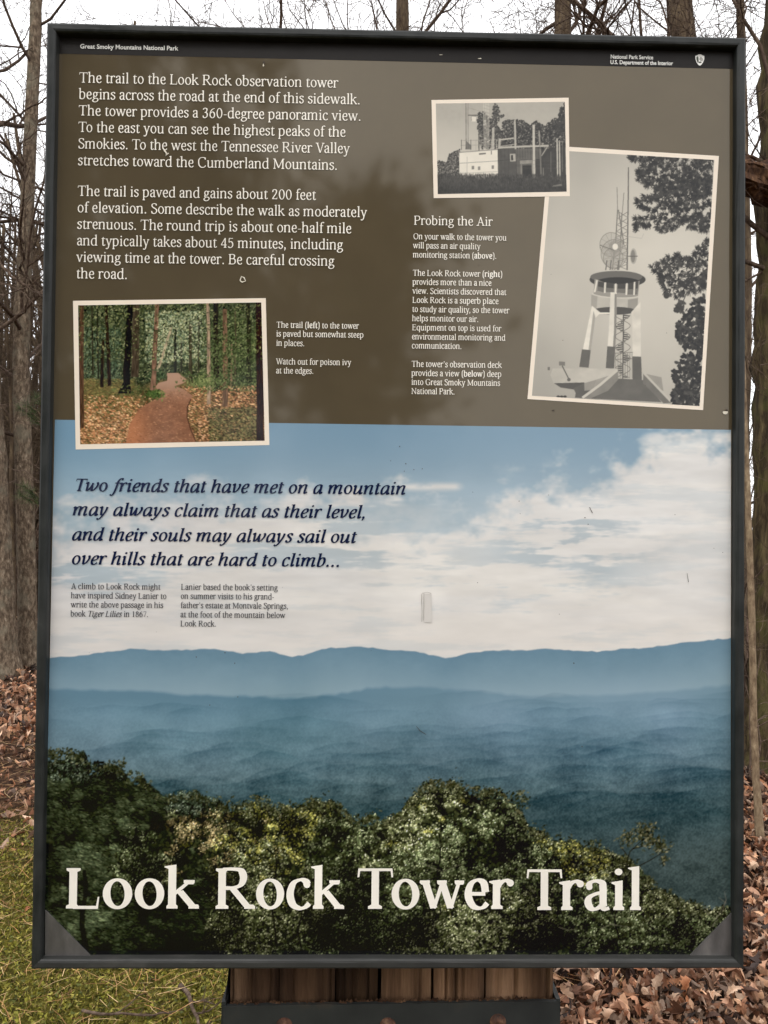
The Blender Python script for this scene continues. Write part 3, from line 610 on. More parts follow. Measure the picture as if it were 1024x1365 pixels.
# ---------------------------------------------------------------- serif lettering drawn stroke by stroke
# glyph: advance, strokes.  c = smooth curve, l = straight stroke, v = upright stem x y0 y1, z = foot serif x y left right (up +1 / down -1), o = ring, d = dot
ROMAN = {
 'a': (430, 'c 78 372 118 446 210 472 296 436 314 340|l 314 350 314 90|c 314 110 326 40 362 18 410 34|c 314 288 190 258 96 200 78 112 126 30 204 18 314 92|d 96 372 40'),
 'b': (505, 'v 98 20 730|f 98 730|c 98 390 180 452 280 464 388 380 412 240 380 90 276 12 176 14 98 66'),
 'c': (418, 'c 344 392 310 450 232 472 124 410 74 240 116 74 222 10 306 24 378 88|d 336 388 42'),
 'd': (512, 'v 394 0 730|f 394 730|c 394 404 318 462 226 468 112 388 76 232 108 84 208 12 310 30 394 96|e 394 0'),
 'e': (425, 'l 84 272 346 272|c 348 272 318 420 226 472 128 420 78 300 84 170 150 50 240 12 316 30 378 96'),
 'f': (300, 'c 330 668 286 716 214 708 156 640 140 500 140 380|v 140 0 500|z 140 0 70 86 1|h 40 464 286'),
 'g': (455, 'o 208 318 118 140|l 306 424 430 456|c 150 192 92 142 110 92 210 66 340 50 400 -24 350 -130 220 -184 90 -156 44 -80 90 -8 170 40'),
 'h': (530, 'v 98 0 730|f 98 730|z 98 0 64 66 1|c 98 356 190 446 290 464 380 420 398 310|v 398 0 330|z 398 0 66 66 1'),
 'i': (262, 'v 132 0 464|f 132 464|z 132 0 68 68 1|d 126 640 50'),
 'j': (250, 'c 136 400 136 0 120 -130 40 -190 -20 -160|v 136 100 464|f 136 464|d 130 640 50'),
 'k': (495, 'v 98 0 730|f 98 730|z 98 0 64 66 1|t 112 222 352 446|l 214 296 418 10|z 356 464 70 60 -1|z 424 0 60 62 1'),
 'l': (262, 'v 132 0 730|f 132 730|z 132 0 68 70 1'),
 'm': (795, 'v 98 0 464|f 98 464|z 98 0 64 66 1|c 98 352 186 446 272 464 352 420 368 310|v 368 0 330|z 368 0 60 62 1|c 368 352 456 446 546 464 632 420 648 310|v 648 0 330|z 648 0 62 66 1'),
 'n': (530, 'v 98 0 464|f 98 464|z 98 0 64 66 1|c 98 352 190 446 290 464 380 420 398 310|v 398 0 330|z 398 0 66 66 1'),
 'o': (478, 'o 239 240 166 230'),
 'p': (508, 'v 100 -220 464|f 100 464|z 100 -220 66 78 1|c 100 390 182 452 282 464 390 380 414 240 382 90 278 12 178 14 100 70'),
 'q': (506, 'v 396 -220 440|z 396 -220 70 66 1|c 396 400 320 462 228 468 112 388 76 232 108 84 208 12 310 30 396 96|l 396 430 430 474'),
 'r': (362, 'v 98 0 464|f 98 464|z 98 0 64 80 1|c 98 330 160 420 236 464 320 440|d 316 422 46'),
 's': (372, 'c 304 380 280 446 190 470 92 420 84 350 170 280 280 212 304 120 240 26 160 12 78 60 62 130'),
 't': (312, 'v 130 90 470|c 130 130 142 44 206 14 296 70|h 36 464 284|p 92 464 170 464 170 600 140 560'),
 'u': (530, 'v 112 150 464|f 112 464|c 112 170 130 50 220 14 310 36 398 110|v 398 0 464|f 398 464|e 398 0'),
 'v': (462, 'l 78 464 236 6|t 236 6 388 464|z 80 464 66 62 -1|z 388 464 60 56 -1'),
 'w': (700, 'l 76 464 220 6|t 220 6 352 440|l 340 464 486 6|t 486 6 622 464|z 78 464 66 58 -1|z 344 464 60 60 -1|z 622 464 58 56 -1'),
 'x': (462, 'l 84 460 376 4|t 74 4 370 460|z 90 464 62 62 -1|z 372 464 60 56 -1|z 72 0 58 60 1|z 380 0 62 60 1'),
 'y': (462, 'l 82 464 244 10|t 390 464 230 -20|c 236 0 190 -130 130 -196 50 -190|z 84 464 66 62 -1|z 388 464 60 56 -1|d 64 -180 40'),
 'z': (420, 't 330 440 80 24|h 66 446 340|h 66 18 350|p 66 446 92 446 82 340 58 340|p 360 18 330 18 346 120 372 120'),
 'A': (650, 'l 318 690 542 6|t 326 670 122 6|h 190 232 440|z 114 0 86 84 1|z 542 0 88 88 1'),
 'B': (580, 'v 128 0 680|z 128 0 80 60 1|z 128 680 80 60 -1|c 140 664 330 664 430 600 436 510 380 390 280 362 140 358|c 280 362 430 340 486 240 460 80 340 20 140 18'),
 'C': (640, 'c 560 520 500 640 370 676 210 640 104 500 88 330 130 140 250 26 380 8 500 40 580 130|p 576 520 548 520 556 672 580 672'),
 'D': (700, 'v 128 0 680|z 128 0 80 60 1|z 128 680 80 60 -1|c 140 664 330 668 510 620 606 480 612 330 560 140 420 30 280 16 140 16'),
 'E': (575, 'v 128 0 680|z 128 0 80 60 1|z 128 680 80 60 -1|h 128 662 500|h 128 350 400|h 128 18 520|p 500 680 474 680 488 540 510 540|p 390 440 414 440 414 260 390 260|p 540 160 516 160 496 0 524 0'),
 'F': (545, 'v 128 0 680|z 128 0 80 90 1|z 128 680 80 60 -1|h 128 662 490|h 128 340 390|p 490 680 464 680 480 530 502 530|p 380 430 404 430 404 250 380 250'),
 'G': (690, 'c 566 520 500 640 370 676 210 640 104 500 88 330 130 140 250 26 390 8 500 34 566 70|v 566 40 270|z 566 288 90 74 -1|p 584 520 556 520 560 672 584 672'),
 'H': (740, 'v 130 0 680|v 610 0 680|h 130 350 610|z 130 0 84 84 1|z 130 680 84 84 -1|z 610 0 84 84 1|z 610 680 84 84 -1'),
 'I': (320, 'v 160 0 680|z 160 0 88 88 1|z 160 680 88 88 -1'),
 'L': (555, 'v 132 0 680|z 132 0 84 60 1|z 132 680 84 90 -1|h 132 18 500|p 524 190 500 190 470 0 506 0'),
 'M': (860, 't 140 0 150 670|l 150 690 426 60|t 426 60 708 676|v 716 0 680|z 140 0 76 76 1|z 716 0 90 88 1|z 140 680 84 20 -1|z 720 680 10 84 -1'),
 'N': (720, 't 140 0 140 670|l 132 690 590 10|t 596 680 596 0|z 140 0 76 82 1|z 132 680 76 20 -1|z 596 680 82 78 -1'),
 'O': (710, 'o 355 340 270 334'),
 'P': (550, 'v 128 0 680|z 128 0 80 100 1|z 128 680 80 60 -1|c 140 664 300 668 420 640 470 500 430 370 300 312 140 316'),
 'R': (640, 'v 128 0 680|z 128 0 80 84 1|z 128 680 80 60 -1|c 140 664 300 668 420 640 462 510 420 390 300 338 140 338|l 300 336 540 8|z 556 0 60 74 1'),
 'S': (490, 'c 400 540 370 640 250 676 130 630 100 520 160 420 290 340 410 250 420 140 340 30 230 8 120 50 76 160|p 412 520 386 520 396 668 418 668|p 62 170 88 170 80 16 58 16'),
 'T': (620, 'v 310 0 680|z 310 0 92 92 1|h 44 660 576|p 30 520 56 520 76 680 40 680|p 590 520 564 520 544 680 580 680'),
 'U': (720, 'v 130 180 680|c 130 220 160 70 340 8 520 60 576 200|t 580 200 580 680|z 130 680 84 84 -1|z 580 680 80 80 -1'),
 'V': (650, 'l 110 680 332 4|t 332 4 540 680|z 112 680 86 84 -1|z 540 680 80 76 -1'),
 'W': (930, 'l 104 680 296 4|t 296 4 470 640|l 450 680 648 4|t 648 4 826 680|z 106 680 84 78 -1|z 452 680 76 76 -1|z 826 680 78 76 -1'),
 '0': (490, 'o 245 330 168 324'), '1': (490, 'v 256 0 660|z 256 0 90 90 1|t 130 560 256 640'),
 '2': (490, 'c 92 500 130 610 230 652 340 610 362 500 310 350 200 200 90 40|h 70 34 400|p 400 0 424 150 400 150 380 60|d 104 500 40'),
 '3': (490, 'c 96 540 150 630 240 650 340 600 340 460 270 370 190 348|c 220 350 330 320 380 220 350 90 250 14 140 20 84 90|d 96 108 40'),
 '4': (490, 't 330 640 60 190|h 54 178 440|v 336 0 650|z 336 0 80 80 1'),
 '5': (490, 'h 130 632 390|t 132 640 110 350|c 110 350 220 400 320 370 384 240 350 90 240 14 130 20 80 90'),
 '6': (490, 'c 390 640 250 580 130 430 84 260 110 100 220 12 340 50 396 190 350 340 250 392 150 340 96 260'),
 '7': (490, 'h 80 630 420|t 416 630 190 0|p 80 650 106 650 98 500 74 500'),
 '8': (490, 'o 245 490 130 156|o 245 170 160 164'), '9': (490, 'c 100 20 240 80 360 230 404 400 380 560 270 648 150 610 94 470 140 320 240 268 340 320 394 400'),
 '.': (230, 'd 115 42 52'), ',': (235, 'd 112 44 54|t 150 40 78 -120'), '-': (300, 'h 46 220 256'), '\u2019': (220, 'd 116 640 48|t 148 640 84 500'),
 '(': (300, 'c 250 740 140 600 100 280 140 -40 250 -180'), ')': (300, 'c 50 740 160 600 200 280 160 -40 50 -180'), '\u2026': (760, 'd 120 42 54|d 372 42 54|d 624 42 54'), ' ': (232, '')}
ITALIC = {
 'a': (500, 'c 380 440 270 468 150 400 84 240 100 70 180 14 280 90 368 250|v 380 120 460|c 380 140 390 30 440 20 490 90'),
 'b': (470, 'v 104 120 730|f 104 730|c 104 140 120 30 210 10 340 90 386 270 350 420 270 468 180 420 104 290'),
 'c': (400, 'c 336 400 290 460 210 462 110 370 78 220 110 60 200 10 290 40 360 110|d 330 396 42'),
 'd': (510, 'c 380 440 270 468 150 400 84 240 100 70 180 14 280 90 372 250|v 384 120 730|f 384 730|c 384 140 394 30 440 20 490 90'),
 'e': (400, 'c 100 220 220 240 320 310 330 420 260 468 170 430 90 290 84 140 140 30 220 12 300 50 352 110'),
 'f': (330, 'c 400 660 350 716 270 690 210 560 190 380 160 100 120 -100 60 -200 -20 -200|h 70 450 320|d 388 652 38|d -14 -184 38'),
 'g': (460, 'o 215 320 118 136|l 312 420 430 452|c 150 192 92 142 110 92 210 66 320 50 370 -24 320 -130 190 -184 70 -156 24 -80 70 -8 160 40'),
 'h': (520, 'v 100 0 730|f 100 730|c 100 200 180 380 290 466 380 430 376 320 364 160 370 40 420 16 490 90'),
 'i': (270, 'c 40 380 80 440 120 462|v 120 110 464|c 120 130 130 30 176 18 244 90|d 130 640 48'),
 'l': (262, 'v 116 110 730|f 116 730|c 116 130 126 30 172 18 238 90'),
 'm': (780, 'c 30 380 70 450 110 462|v 108 0 462|c 108 200 180 380 270 466 356 430 352 320|v 352 0 340|c 352 200 430 380 524 466 626 430 622 320 610 160 616 40 666 16 746 90'),
 'n': (530, 'c 30 380 70 450 110 462|v 108 0 462|c 108 200 188 380 294 466 388 430 384 320 372 160 378 40 428 16 500 90'),
 'o': (462, 'o 230 238 156 228'),
 'p': (500, 'v 104 -220 464|f 104 464|z 104 -220 66 78 1|c 104 300 200 440 290 466 380 400 400 260 350 80 240 10 140 40'),
 'r': (370, 'c 30 380 70 450 110 462|v 108 0 462|c 108 220 170 390 250 464 330 450|d 322 428 42'),
 's': (360, 'c 300 390 260 452 180 464 100 410 110 340 190 260 270 180 264 80 190 14 110 14 50 80|d 296 388 34|d 58 84 34'),
 't': (300, 'v 128 110 600|c 128 130 138 30 190 16 270 90|h 30 452 270'),
 'u': (530, 'c 30 380 70 450 112 462|v 112 170 462|c 112 190 112 50 190 14 290 90 384 270|v 384 120 464|c 384 140 392 30 440 18 510 90'),
 'v': (460, 'c 30 390 80 460 120 440 130 250 150 16|c 150 16 280 100 370 280 380 400 340 466|d 346 440 36'),
 'w': (690, 'c 30 390 80 460 120 440 126 250 144 20|c 144 16 250 120 340 330 360 440|c 362 440 352 250 372 20|c 372 16 500 100 600 280 612 400 572 466|d 578 440 36'),
 'y': (470, 'c 30 390 80 460 120 440 130 250 156 30|c 372 464 350 300 270 80 170 -110 80 -196 10 -180|t 156 30 250 40|d 18 -168 40'),
 'T': (600, 'v 300 0 680|z 300 0 92 92 1|h 50 660 576|p 30 520 56 520 76 680 50 680|p 590 520 564 520 544 680 570 680'),
}
for _k in 'LJ.,-\u2019\u2026 ': 
    if _k in ROMAN: ITALIC.setdefault(_k, ROMAN[_k])

def _curve(p, n=7):
    p = np.asarray(p, float); q = np.vstack([2 * p[0] - p[1], p, 2 * p[-1] - p[-2]]); out = []
    for k in range(1, len(q) - 2):
        a, b, c, d = q[k - 1:k + 3]
        for t in np.linspace(0, 1, n, endpoint=False):
            out.append(.5 * (2 * b + (c - a) * t + (2 * a - 5 * b + 4 * c - d) * t * t + (3 * b - a - 3 * c + d) * t ** 3))
    out.append(p[-1]); return np.array(out)

_cache = {}
def glyph(ch, style, S, T):
    """list of (verts Nx2, faces) in 1/1000 em; style r = roman, i = italic; S, T = thick and thin pen widths"""
    key = (ch, style, S, T)
    if key in _cache: return _cache[key]
    adv, spec = (ITALIC if style == 'i' and ch in ITALIC else ROMAN).get(ch, ROMAN['.'])
    parts = []
    def ribbon(p, wf=None):
        p = np.asarray(p, float); d = np.gradient(p, axis=0); d /= np.maximum(np.linalg.norm(d, axis=1), 1e-6)[:, None]
        n = np.stack([-d[:, 1], d[:, 0]], 1)
        if wf is None:
            ang = math.radians(14 if style == 'r' else 20); ca, sa = math.cos(ang), math.sin(ang)
            w = np.sqrt((S * (n[:, 0] * ca + n[:, 1] * sa)) ** 2 + (T * 1.06 * (-n[:, 0] * sa + n[:, 1] * ca)) ** 2)
        else: w = np.full(len(p), float(wf))
        v = np.concatenate([p + n * w[:, None] / 2, p - n * w[:, None] / 2]); k = len(p)
        parts.append((v, [(i, i + 1, k + i + 1, k + i) for i in range(k - 1)]))
    def poly(p): parts.append((np.asarray(p, float), [tuple(range(len(p)))]))
    h = S / 2
    for st in [s for s in spec.split('|') if s]:
        f = st.split(); a = [float(v) for v in f[1:]]; k = f[0]
        if k == 'c': ribbon(_curve(np.reshape(a, (-1, 2))))
        elif k in 'lt':
            ribbon(np.reshape(a, (-1, 2)), S * .97 if k == 'l' else T * 1.18)
            if min(a[1], a[3]) >= 0: parts[-1][0][:, 1] = np.clip(parts[-1][0][:, 1], min(a[1], a[3], 6) * .5, max(a[1], a[3]) + 4)
        elif k == 'h': ribbon([(a[0], a[1]), (a[2], a[1])], T)
        elif k == 'v': poly([(a[0] - h, a[1]), (a[0] + h, a[1]), (a[0] + h, a[2]), (a[0] - h, a[2])])
        elif k == 'p': poly(np.reshape(a, (-1, 2)))
        elif k == 'z':
            x, y, l, r, s = a
            if style == 'i': l, r = l * .8, r * .9
            t = T * .86
            poly([(x - l - h * .3, y), (x + r + h * .3, y), (x + r + h * .3, y + s * t), (x + h, y + s * (t + 26)), (x - h, y + s * (t + 26)), (x - l - h * .3, y + s * t)])
        elif k == 'f':
            x, y = a; poly([(x + h, y), (x + h, y + 18), (x - h - 58, y - 12), (x - h - 58, y - 34), (x - h, y - 62), (x, y - 80)])
        elif k == 'e':
            x, y = a; poly([(x + h, y + 60), (x + h + 62, y + 34), (x + h + 62, y + 12), (x + h, y), (x - h * .2, y - 6), (x - h * .2, y + 60)])
        elif k == 'd':
            t = np.linspace(0, 2 * math.pi, 14)[:-1]; r = a[2] * (S / 82) ** .6; poly(np.stack([a[0] + r * np.cos(t), a[1] + r * np.sin(t)], 1))
        elif k == 'o':
            t = np.linspace(0, 2 * math.pi, 33); cx, cy, rx, ry = a
            o = np.stack([cx + (rx + h * .92) * np.cos(t), cy + (ry + T * .45) * np.sin(t)], 1)
            tl = .16 if style == 'r' else .2
            i = np.stack([cx + (rx - h * 1.02) * np.cos(t) - (ry - T * .6) * np.sin(t) * tl * .28, cy + (ry - T * .6) * np.sin(t)], 1)
            parts.append((np.concatenate([o, i]), [(q, q + 1, 33 + q + 1, 33 + q) for q in range(32)]))
    if style == 'i':
        for v, _ in parts: v[:, 0] += v[:, 1] * .235 - 40
    _cache[key] = (adv, parts); return _cache[key]

KERN = {'To': -70, 'Tr': -60, 'Tw': -60, 'Te': -60, 'Wa': -50, 'Va': -60, 'r,': -30, 'y,': -40, 'Ti': -20, 'fr': -20, 'rv': 0, 'ro': -8, 'we': -12, 'ow': -8, 'wo': -12}
def text_run(text, bold=False, pen=None):
    """-> list of (x offset, parts) and total width in 1/1000 em; * toggles bold, _ toggles italic"""
    x = 0.0; out = []; it = False; prev = ''
    for ch in text:
        if ch == '*': bold = not bold; continue
        if ch == '_': it = not it; continue
        S, T = (pen if not bold else (pen[0] + 34, pen[1] + 10)) if pen else ((122, 56) if bold else (88, 46))
        adv, parts = glyph(ch, 'i' if it else 'r', S, T)
        x += KERN.get(prev + ch, 0)
        if parts: out.append((x, parts))
        x += adv + (14 if bold and ch != ' ' else 0); prev = ch
    return out, x
# ---------------------------------------------------------------- the trail sign
W2, H2, ZC = .47, .625, 1.42                         # half width, half height, centre height
PY = .0125                                           # board face, set back from the frame's front
sign = empty('trail_sign', (0, .09, 0), 'framed trail information board on a wide timber post, filling the view', 'sign')
prof = [(0, .046), (0, .0030), (.0009, .0009), (.003, 0), (.0085, 0), (.0108, .0007), (.0121, .0022), (.0126, .0045), (.0126, .0165), (.004, .0165), (.004, .046)]
corners = [(-W2, H2), (W2, H2), (W2, -H2), (-W2, -H2)]
for k in range(4):
    mb = MB(); a = np.array(corners[k]); c = np.array(corners[(k + 1) % 4]); d = (c - a) / np.linalg.norm(c - a)
    nrm = np.array([d[1], -d[0]]); n = len(prof); vs_ = []
    segs = 24 if k % 2 == 0 else 30
    rg = np.random.default_rng(k)
    for i in range(segs + 1):
        s = i / segs
        for (u, y) in prof:
            q = a + d * (u * 1.0) * (1 - 2 * s) + (c - a) * s + nrm * u + nrm * rg.normal() * .00012
            vs_.append((q[0], y + rg.normal() * .00008, ZC + q[1]))
    mb.add(vs_, [(i * n + j, i * n + (j + 1) % n, (i + 1) * n + (j + 1) % n, (i + 1) * n + j) for i in range(segs) for j in range(n)] + [tuple(range(n))[::-1], tuple(segs * n + j for j in range(n))])
    mb.build('frame_rail', M_worn if k == 2 else M_frame, sign)
# board
mb = MB(); i = .006; mb.box((-W2 + i, PY, ZC - H2 + i), (W2 - i, PY + .003, ZC + H2 - i)); board = mb.build('board', M_board, sign)
P = lambda x, y, l=0: on_plane(x, y, PY - .0002 * l)
def quad_grid(mb, cor, nu, nv, layer, canvas=None, fix=None, plain=None):
    """sheet through four measured corners (TL, TR, BR, BL), coloured from a painted canvas"""
    C4 = [P(*q, layer) for q in cor]
    u, v = np.meshgrid(np.linspace(0, 1, nu), np.linspace(0, 1, nv))
    X = (C4[0][None, None] * ((1 - u) * (1 - v))[..., None] + C4[1] * (u * (1 - v))[..., None] + C4[2] * (u * v)[..., None] + C4[3] * ((1 - u) * v)[..., None]).reshape(-1, 3)
    idx = np.arange(nu * nv).reshape(nv, nu)
    F = np.stack([idx[1:, :-1], idx[1:, 1:], idx[:-1, 1:], idx[:-1, :-1]], -1).reshape(-1, 4)
    if plain is not None: rgb = np.tile(np.array(plain, float), (len(X), 1))
    else:
        x, y = to_photo(X); rgb = canvas.sample(*fix(x, y))
    return X, F, rgb
K_ALB, K_OFF = 1.0, .012
def sheet(name, grids, parent, mtl):
    me = bpy.data.meshes.new(name); o0 = np.array(sign.location); Xs, Fs, Cs, n = [], [], [], 0
    for X, F, rgb in grids: Xs.append(X - o0); Fs.append(F + n); Cs.append(rgb); n += len(X)
    X = np.concatenate(Xs); F = np.concatenate(Fs); rgb = np.concatenate(Cs)
    me.vertices.add(len(X)); me.vertices.foreach_set('co', X.ravel()); me.loops.add(F.size); me.loops.foreach_set('vertex_index', F.ravel().astype(np.int32))
    me.polygons.add(len(F)); me.polygons.foreach_set('loop_start', np.arange(0, F.size, 4, dtype=np.int32)); me.update(calc_edges=True)
    at = me.color_attributes.new('Col', 'FLOAT_COLOR', 'POINT'); L = np.clip(lin(np.clip(rgb, 0, 255)) * K_ALB - K_OFF, .004, .9)
    at.data.foreach_set('color', np.concatenate([L, np.ones((len(L), 1))], 1).ravel().astype(np.float32))
    me.materials.append(mtl); ob = bpy.data.objects.new(name, me); col.objects.link(ob); ob.parent = parent; return ob
mount = paint_mountains()
sheet('mountain_photo', [quad_grid(None, [(73.3, 559.5), (974.6, 573), (974.0, 1276), (58, 1276)], 900, 700, 1, mount, lambda x, y: (x, y))], board, M_print)
def inset(name, outer, inner, canvas, ox, oy, sc, layer, nu, nv, border=(238, 224, 206)):
    sheet(name, [quad_grid(None, outer, 2, 2, layer, plain=border), quad_grid(None, inner, nu, nv, layer + .5, canvas, lambda x, y: ((x - ox) * sc, (y - oy) * sc))], board, M_print)
inset('trail_photo', [(97.4, 401), (354.4, 397.4), (359.3, 593.2), (101, 599.2)], [(104.2, 407), (348.4, 403.1), (353, 587.4), (107, 592.3)], paint_trail(), 90, 390, 3.657, 2, 370, 280)
inset('tower_photo', [(732.3, 194.1), (958.4, 207.9), (937.3, 546.7), (703.2, 531.9)], [(737.5, 200.2), (952.3, 213.2), (932.8, 541.4), (709.2, 527.4)], paint_tower(), 700, 360, 3.793, 2, 330, 490)
inset('station_photo', [(575.3, 133.3), (758.1, 130.2), (759.8, 261.6), (578.2, 264.1)], [(581.1, 138), (753, 135.6), (755.5, 255.4), (583.7, 258.7)], paint_station(), 570, 120, 5.12, 3.2, 260, 184)
mb = MB(); mb.add([P(76, 40, 1), P(980, 60, 1), P(980, 91.8, 1), P(76, 71.5, 1)], [(3, 2, 1, 0)]); mb.build('header_band', M_band, board)

# lettering: (text, left x, right x, baseline y at the left, cap height) measured on the photograph and laid out on the board
def lines(name, rows, mtl, layer=5, bold=False, pen=None, italic=False, xh=1.05):
    mb = MB()
    for (txt, xl, xr, yb, cap) in rows:
        a = P(xl, yb, layer); q = P(xr, yb, layer); w = q[0] - a[0]
        z = a[2]; sc = (P(xl, yb - cap)[2] - P(xl, yb)[2]) / 680.0
        run, tw = text_run(('_' + txt) if italic else txt, bold, pen); k = w / (tw - 26)
        for x, parts in run:
            for j, (v, f) in enumerate(parts):
                mb.add(np.stack([a[0] + (x - 14 + v[:, 0]) * k, np.full(len(v), a[1] - 3e-5 * j), z + np.interp(v[:, 1], (-400, 0, 466, 740, 900), (-400, 0, 466 * xh, 740, 900)) * sc], 1), f)
    return mb.build(name, mtl, board)
for row in (('Look', 86.6, 263.6, 1211, 53.4), ('Rock', 286, 457, 1211.4, 53.4), ('Tower', 475, 683, 1211.5, 53.2), ('Trail', 700.5, 857, 1213, 53.4)): lines('title_word', [row], M_cream, 5, pen=(118, 50))
lines('directions_text', [
    ('The trail to the Look Rock observation tower', 105.5, 451, 110, 13.4), ('begins across the road at the end of this sidewalk.', 105.2, 480.5, 131.8, 13.4),
    ('The tower provides a 360-degree panoramic view.', 104.8, 481.5, 153.8, 13.4), ('To the east you can see the highest peaks of the', 104.3, 461, 175.8, 13.4),
    ('Smokies. To the west the Tennessee River Valley', 104, 466.3, 197.8, 13.4), ('stretches toward the Cumberland Mountains.', 103.8, 450, 220.2, 13.4)], M_cream, pen=(80, 42))
lines('route_text', [
    ('The trail is paved and gains about 200 feet', 103.5, 421.5, 261, 13.4), ('of elevation. Some describe the walk as moderately', 103.2, 489.3, 283, 13.4),
    ('strenuous. The round trip is about one-half mile', 102.8, 468.8, 305, 13.4), ('and typically takes about 45 minutes, including', 102.5, 457.5, 327, 13.4),
    ('viewing time at the tower. Be careful crossing', 102, 446, 349, 13.4), ('the road.', 101.7, 170, 371, 13.4)], M_cream, pen=(80, 42))
lines('heading_text', [('Probing the Air', 551.7, 656.8, 299.5, 11.7)], M_cream, pen=(80, 42))
cp = 7.7
lines('station_text', [
    ('On your walk to the tower you', 551, 675.3, 318.8, cp), ('will pass an air quality', 550.7, 640.5, 330.9, cp), ('monitoring station (*above*).', 550.5, 662, 343.2, cp),
    ('The Look Rock tower (*right*)', 550.3, 670, 367.5, cp), ('provides more than a nice', 550, 655.3, 379.5, cp), ('view. Scientists discovered that', 550, 675, 391.5, cp),
    ('Look Rock is a superb place', 549.8, 664.7, 403.6, cp), ('to study air quality, so the tower', 549.6, 679, 415.8, cp), ('helps monitor our air.', 549.5, 638, 428, cp),
    ('Equipment on top is used for', 549.4, 668.3, 440.2, cp), ('environmental monitoring and', 549.2, 673.8, 452.4, cp), ('communication.', 549, 615.5, 464.4, cp),
    ('The tower\u2019s observation deck', 548.8, 669, 488.9, cp), ('provides a view (*below*) deep', 548.6, 668.6, 501, cp), ('into Great Smoky Mountains', 548.5, 666.8, 513, cp), ('National Park.', 548.3, 606.3, 525.1, cp)], M_cream, pen=(90, 48), xh=1.1)
lines('caption_text', [
    ('The trail (*left*) to the tower', 368.5, 478.5, 436.7, cp), ('is paved but somewhat steep', 368.4, 484.8, 448.6, cp), ('in places.', 368.3, 406, 461, cp),
    ('Watch out for poison ivy', 368, 468.1, 485.6, cp), ('at the edges.', 368, 418.1, 497.7, cp)], M_cream, pen=(90, 48), xh=1.1)
lines('quote_text', [
    ('Two friends that have met on a mountain', 98.4, 541, 654.6, 16.4), ('may always claim that as their level,', 96.8, 488.3, 687, 16.4),
    ('and their souls may always sail out', 96, 474.8, 720.2, 16.4), ('over hills that are hard to climb\u2026', 95.4, 454.4, 752.3, 16.4)], M_navy, italic=True, pen=(116, 54))
lines('lanier_text', [
    ('A climb to Look Rock might', 94.8, 214, 785.1, 7.5), ('have inspired Sidney Lanier to', 94.6, 222, 797.4, 7.5), ('write the above passage in his', 94.4, 217.6, 809.5, 7.5), ('book _Tiger Lilies_ in 1867.', 94.1, 197.9, 821.7, 7.5),
    ('Lanier based the book\u2019s setting', 241.3, 370.3, 786.1, 7.5), ('on summer visits to his grand-', 241, 365.6, 798.2, 7.5), ('father\u2019s estate at Montvale Springs,', 240.8, 384.3, 810.5, 7.5), ('at the foot of the mountain below', 240.6, 380.4, 822.8, 7.5), ('Look Rock.', 240.5, 288.5, 834.9, 7.5)], M_ink, pen=(94, 50), xh=1.08)
def sans(name, rows):
    mb = MB()
    for (txt, xl, xr, yb, cap) in rows:
        cu = bpy.data.curves.new('lettering', 'FONT'); cu.body = txt; cu.size = 1.0; cu.offset = .02; cu.resolution_u = 3
        ob = bpy.data.objects.new('lettering', cu); me = ob.to_mesh(); v = np.array([q.co[:] for q in me.vertices]); f = [tuple(p.vertices) for p in me.polygons]
        a = P(xl, yb, 5); w = P(xr, yb, 5)[0] - a[0]; k = w / (v[:, 0].max() - v[:, 0].min()); sc = (P(xl, yb - cap)[2] - P(xl, yb)[2]) / .72
        mb.add(np.stack([a[0] + (v[:, 0] - v[:, 0].min()) * k, np.full(len(v), a[1]), a[2] + v[:, 1] * sc], 1), f); ob.to_mesh_clear(); bpy.data.objects.remove(ob); bpy.data.curves.remove(cu)
    return mb.build(name, M_white, board)
sans('park_name_text', [('Great Smoky Mountains National Park', 107, 237.9, 64.4, 6.0)])
sans('agency_text', [('National Park Service', 814.2, 870.8, 77.9, 5.4), ('U.S. Department of the Interior', 813.9, 897.3, 85.2, 5.4)])
# arrowhead emblem of the park agency
mb = MB()
E_ = lambda pts, l: [P(933 + x, 80 + y, l) for x, y in pts]
mb.add(E_([(-6.1, -5.4), (-3.2, -6.4), (-1.6, -7.6), (1.6, -7.6), (3.2, -6.4), (6.1, -5.4), (6.0, -1.5), (4.3, 3.2), (1.8, 6.6), (0, 7.6), (-1.8, 6.6), (-4.3, 3.2), (-6.0, -1.5)], 5), [tuple(range(13))[::-1]])
mb.add(E_([(-4.6, -3.9), (-3.2, -5.2), (-1.9, -3.4), (-1.5, 1.6), (-2.0, 4.0), (-3.4, 2.6), (-4.6, -.8)], 5.3), [tuple(range(7))[::-1]], None, 1)
mb.add(E_([(-1.0, -1.0), (1.2, -4.6), (4.6, -1.2), (3.4, 2.0), (1.0, 1.2)], 5.3), [tuple(range(5))[::-1]], None, 2)
mb.add(E_([(-1.2, 2.2), (1.6, 2.0), (2.6, 3.2), (1.2, 4.0), (-1.6, 4.2)], 5.3), [tuple(range(5))[::-1]], None, 1)
mb.build('agency_emblem', [M_white, print_mat('emblem_dark', (70, 76, 62)), print_mat('emblem_grey', (168, 166, 158))], board)
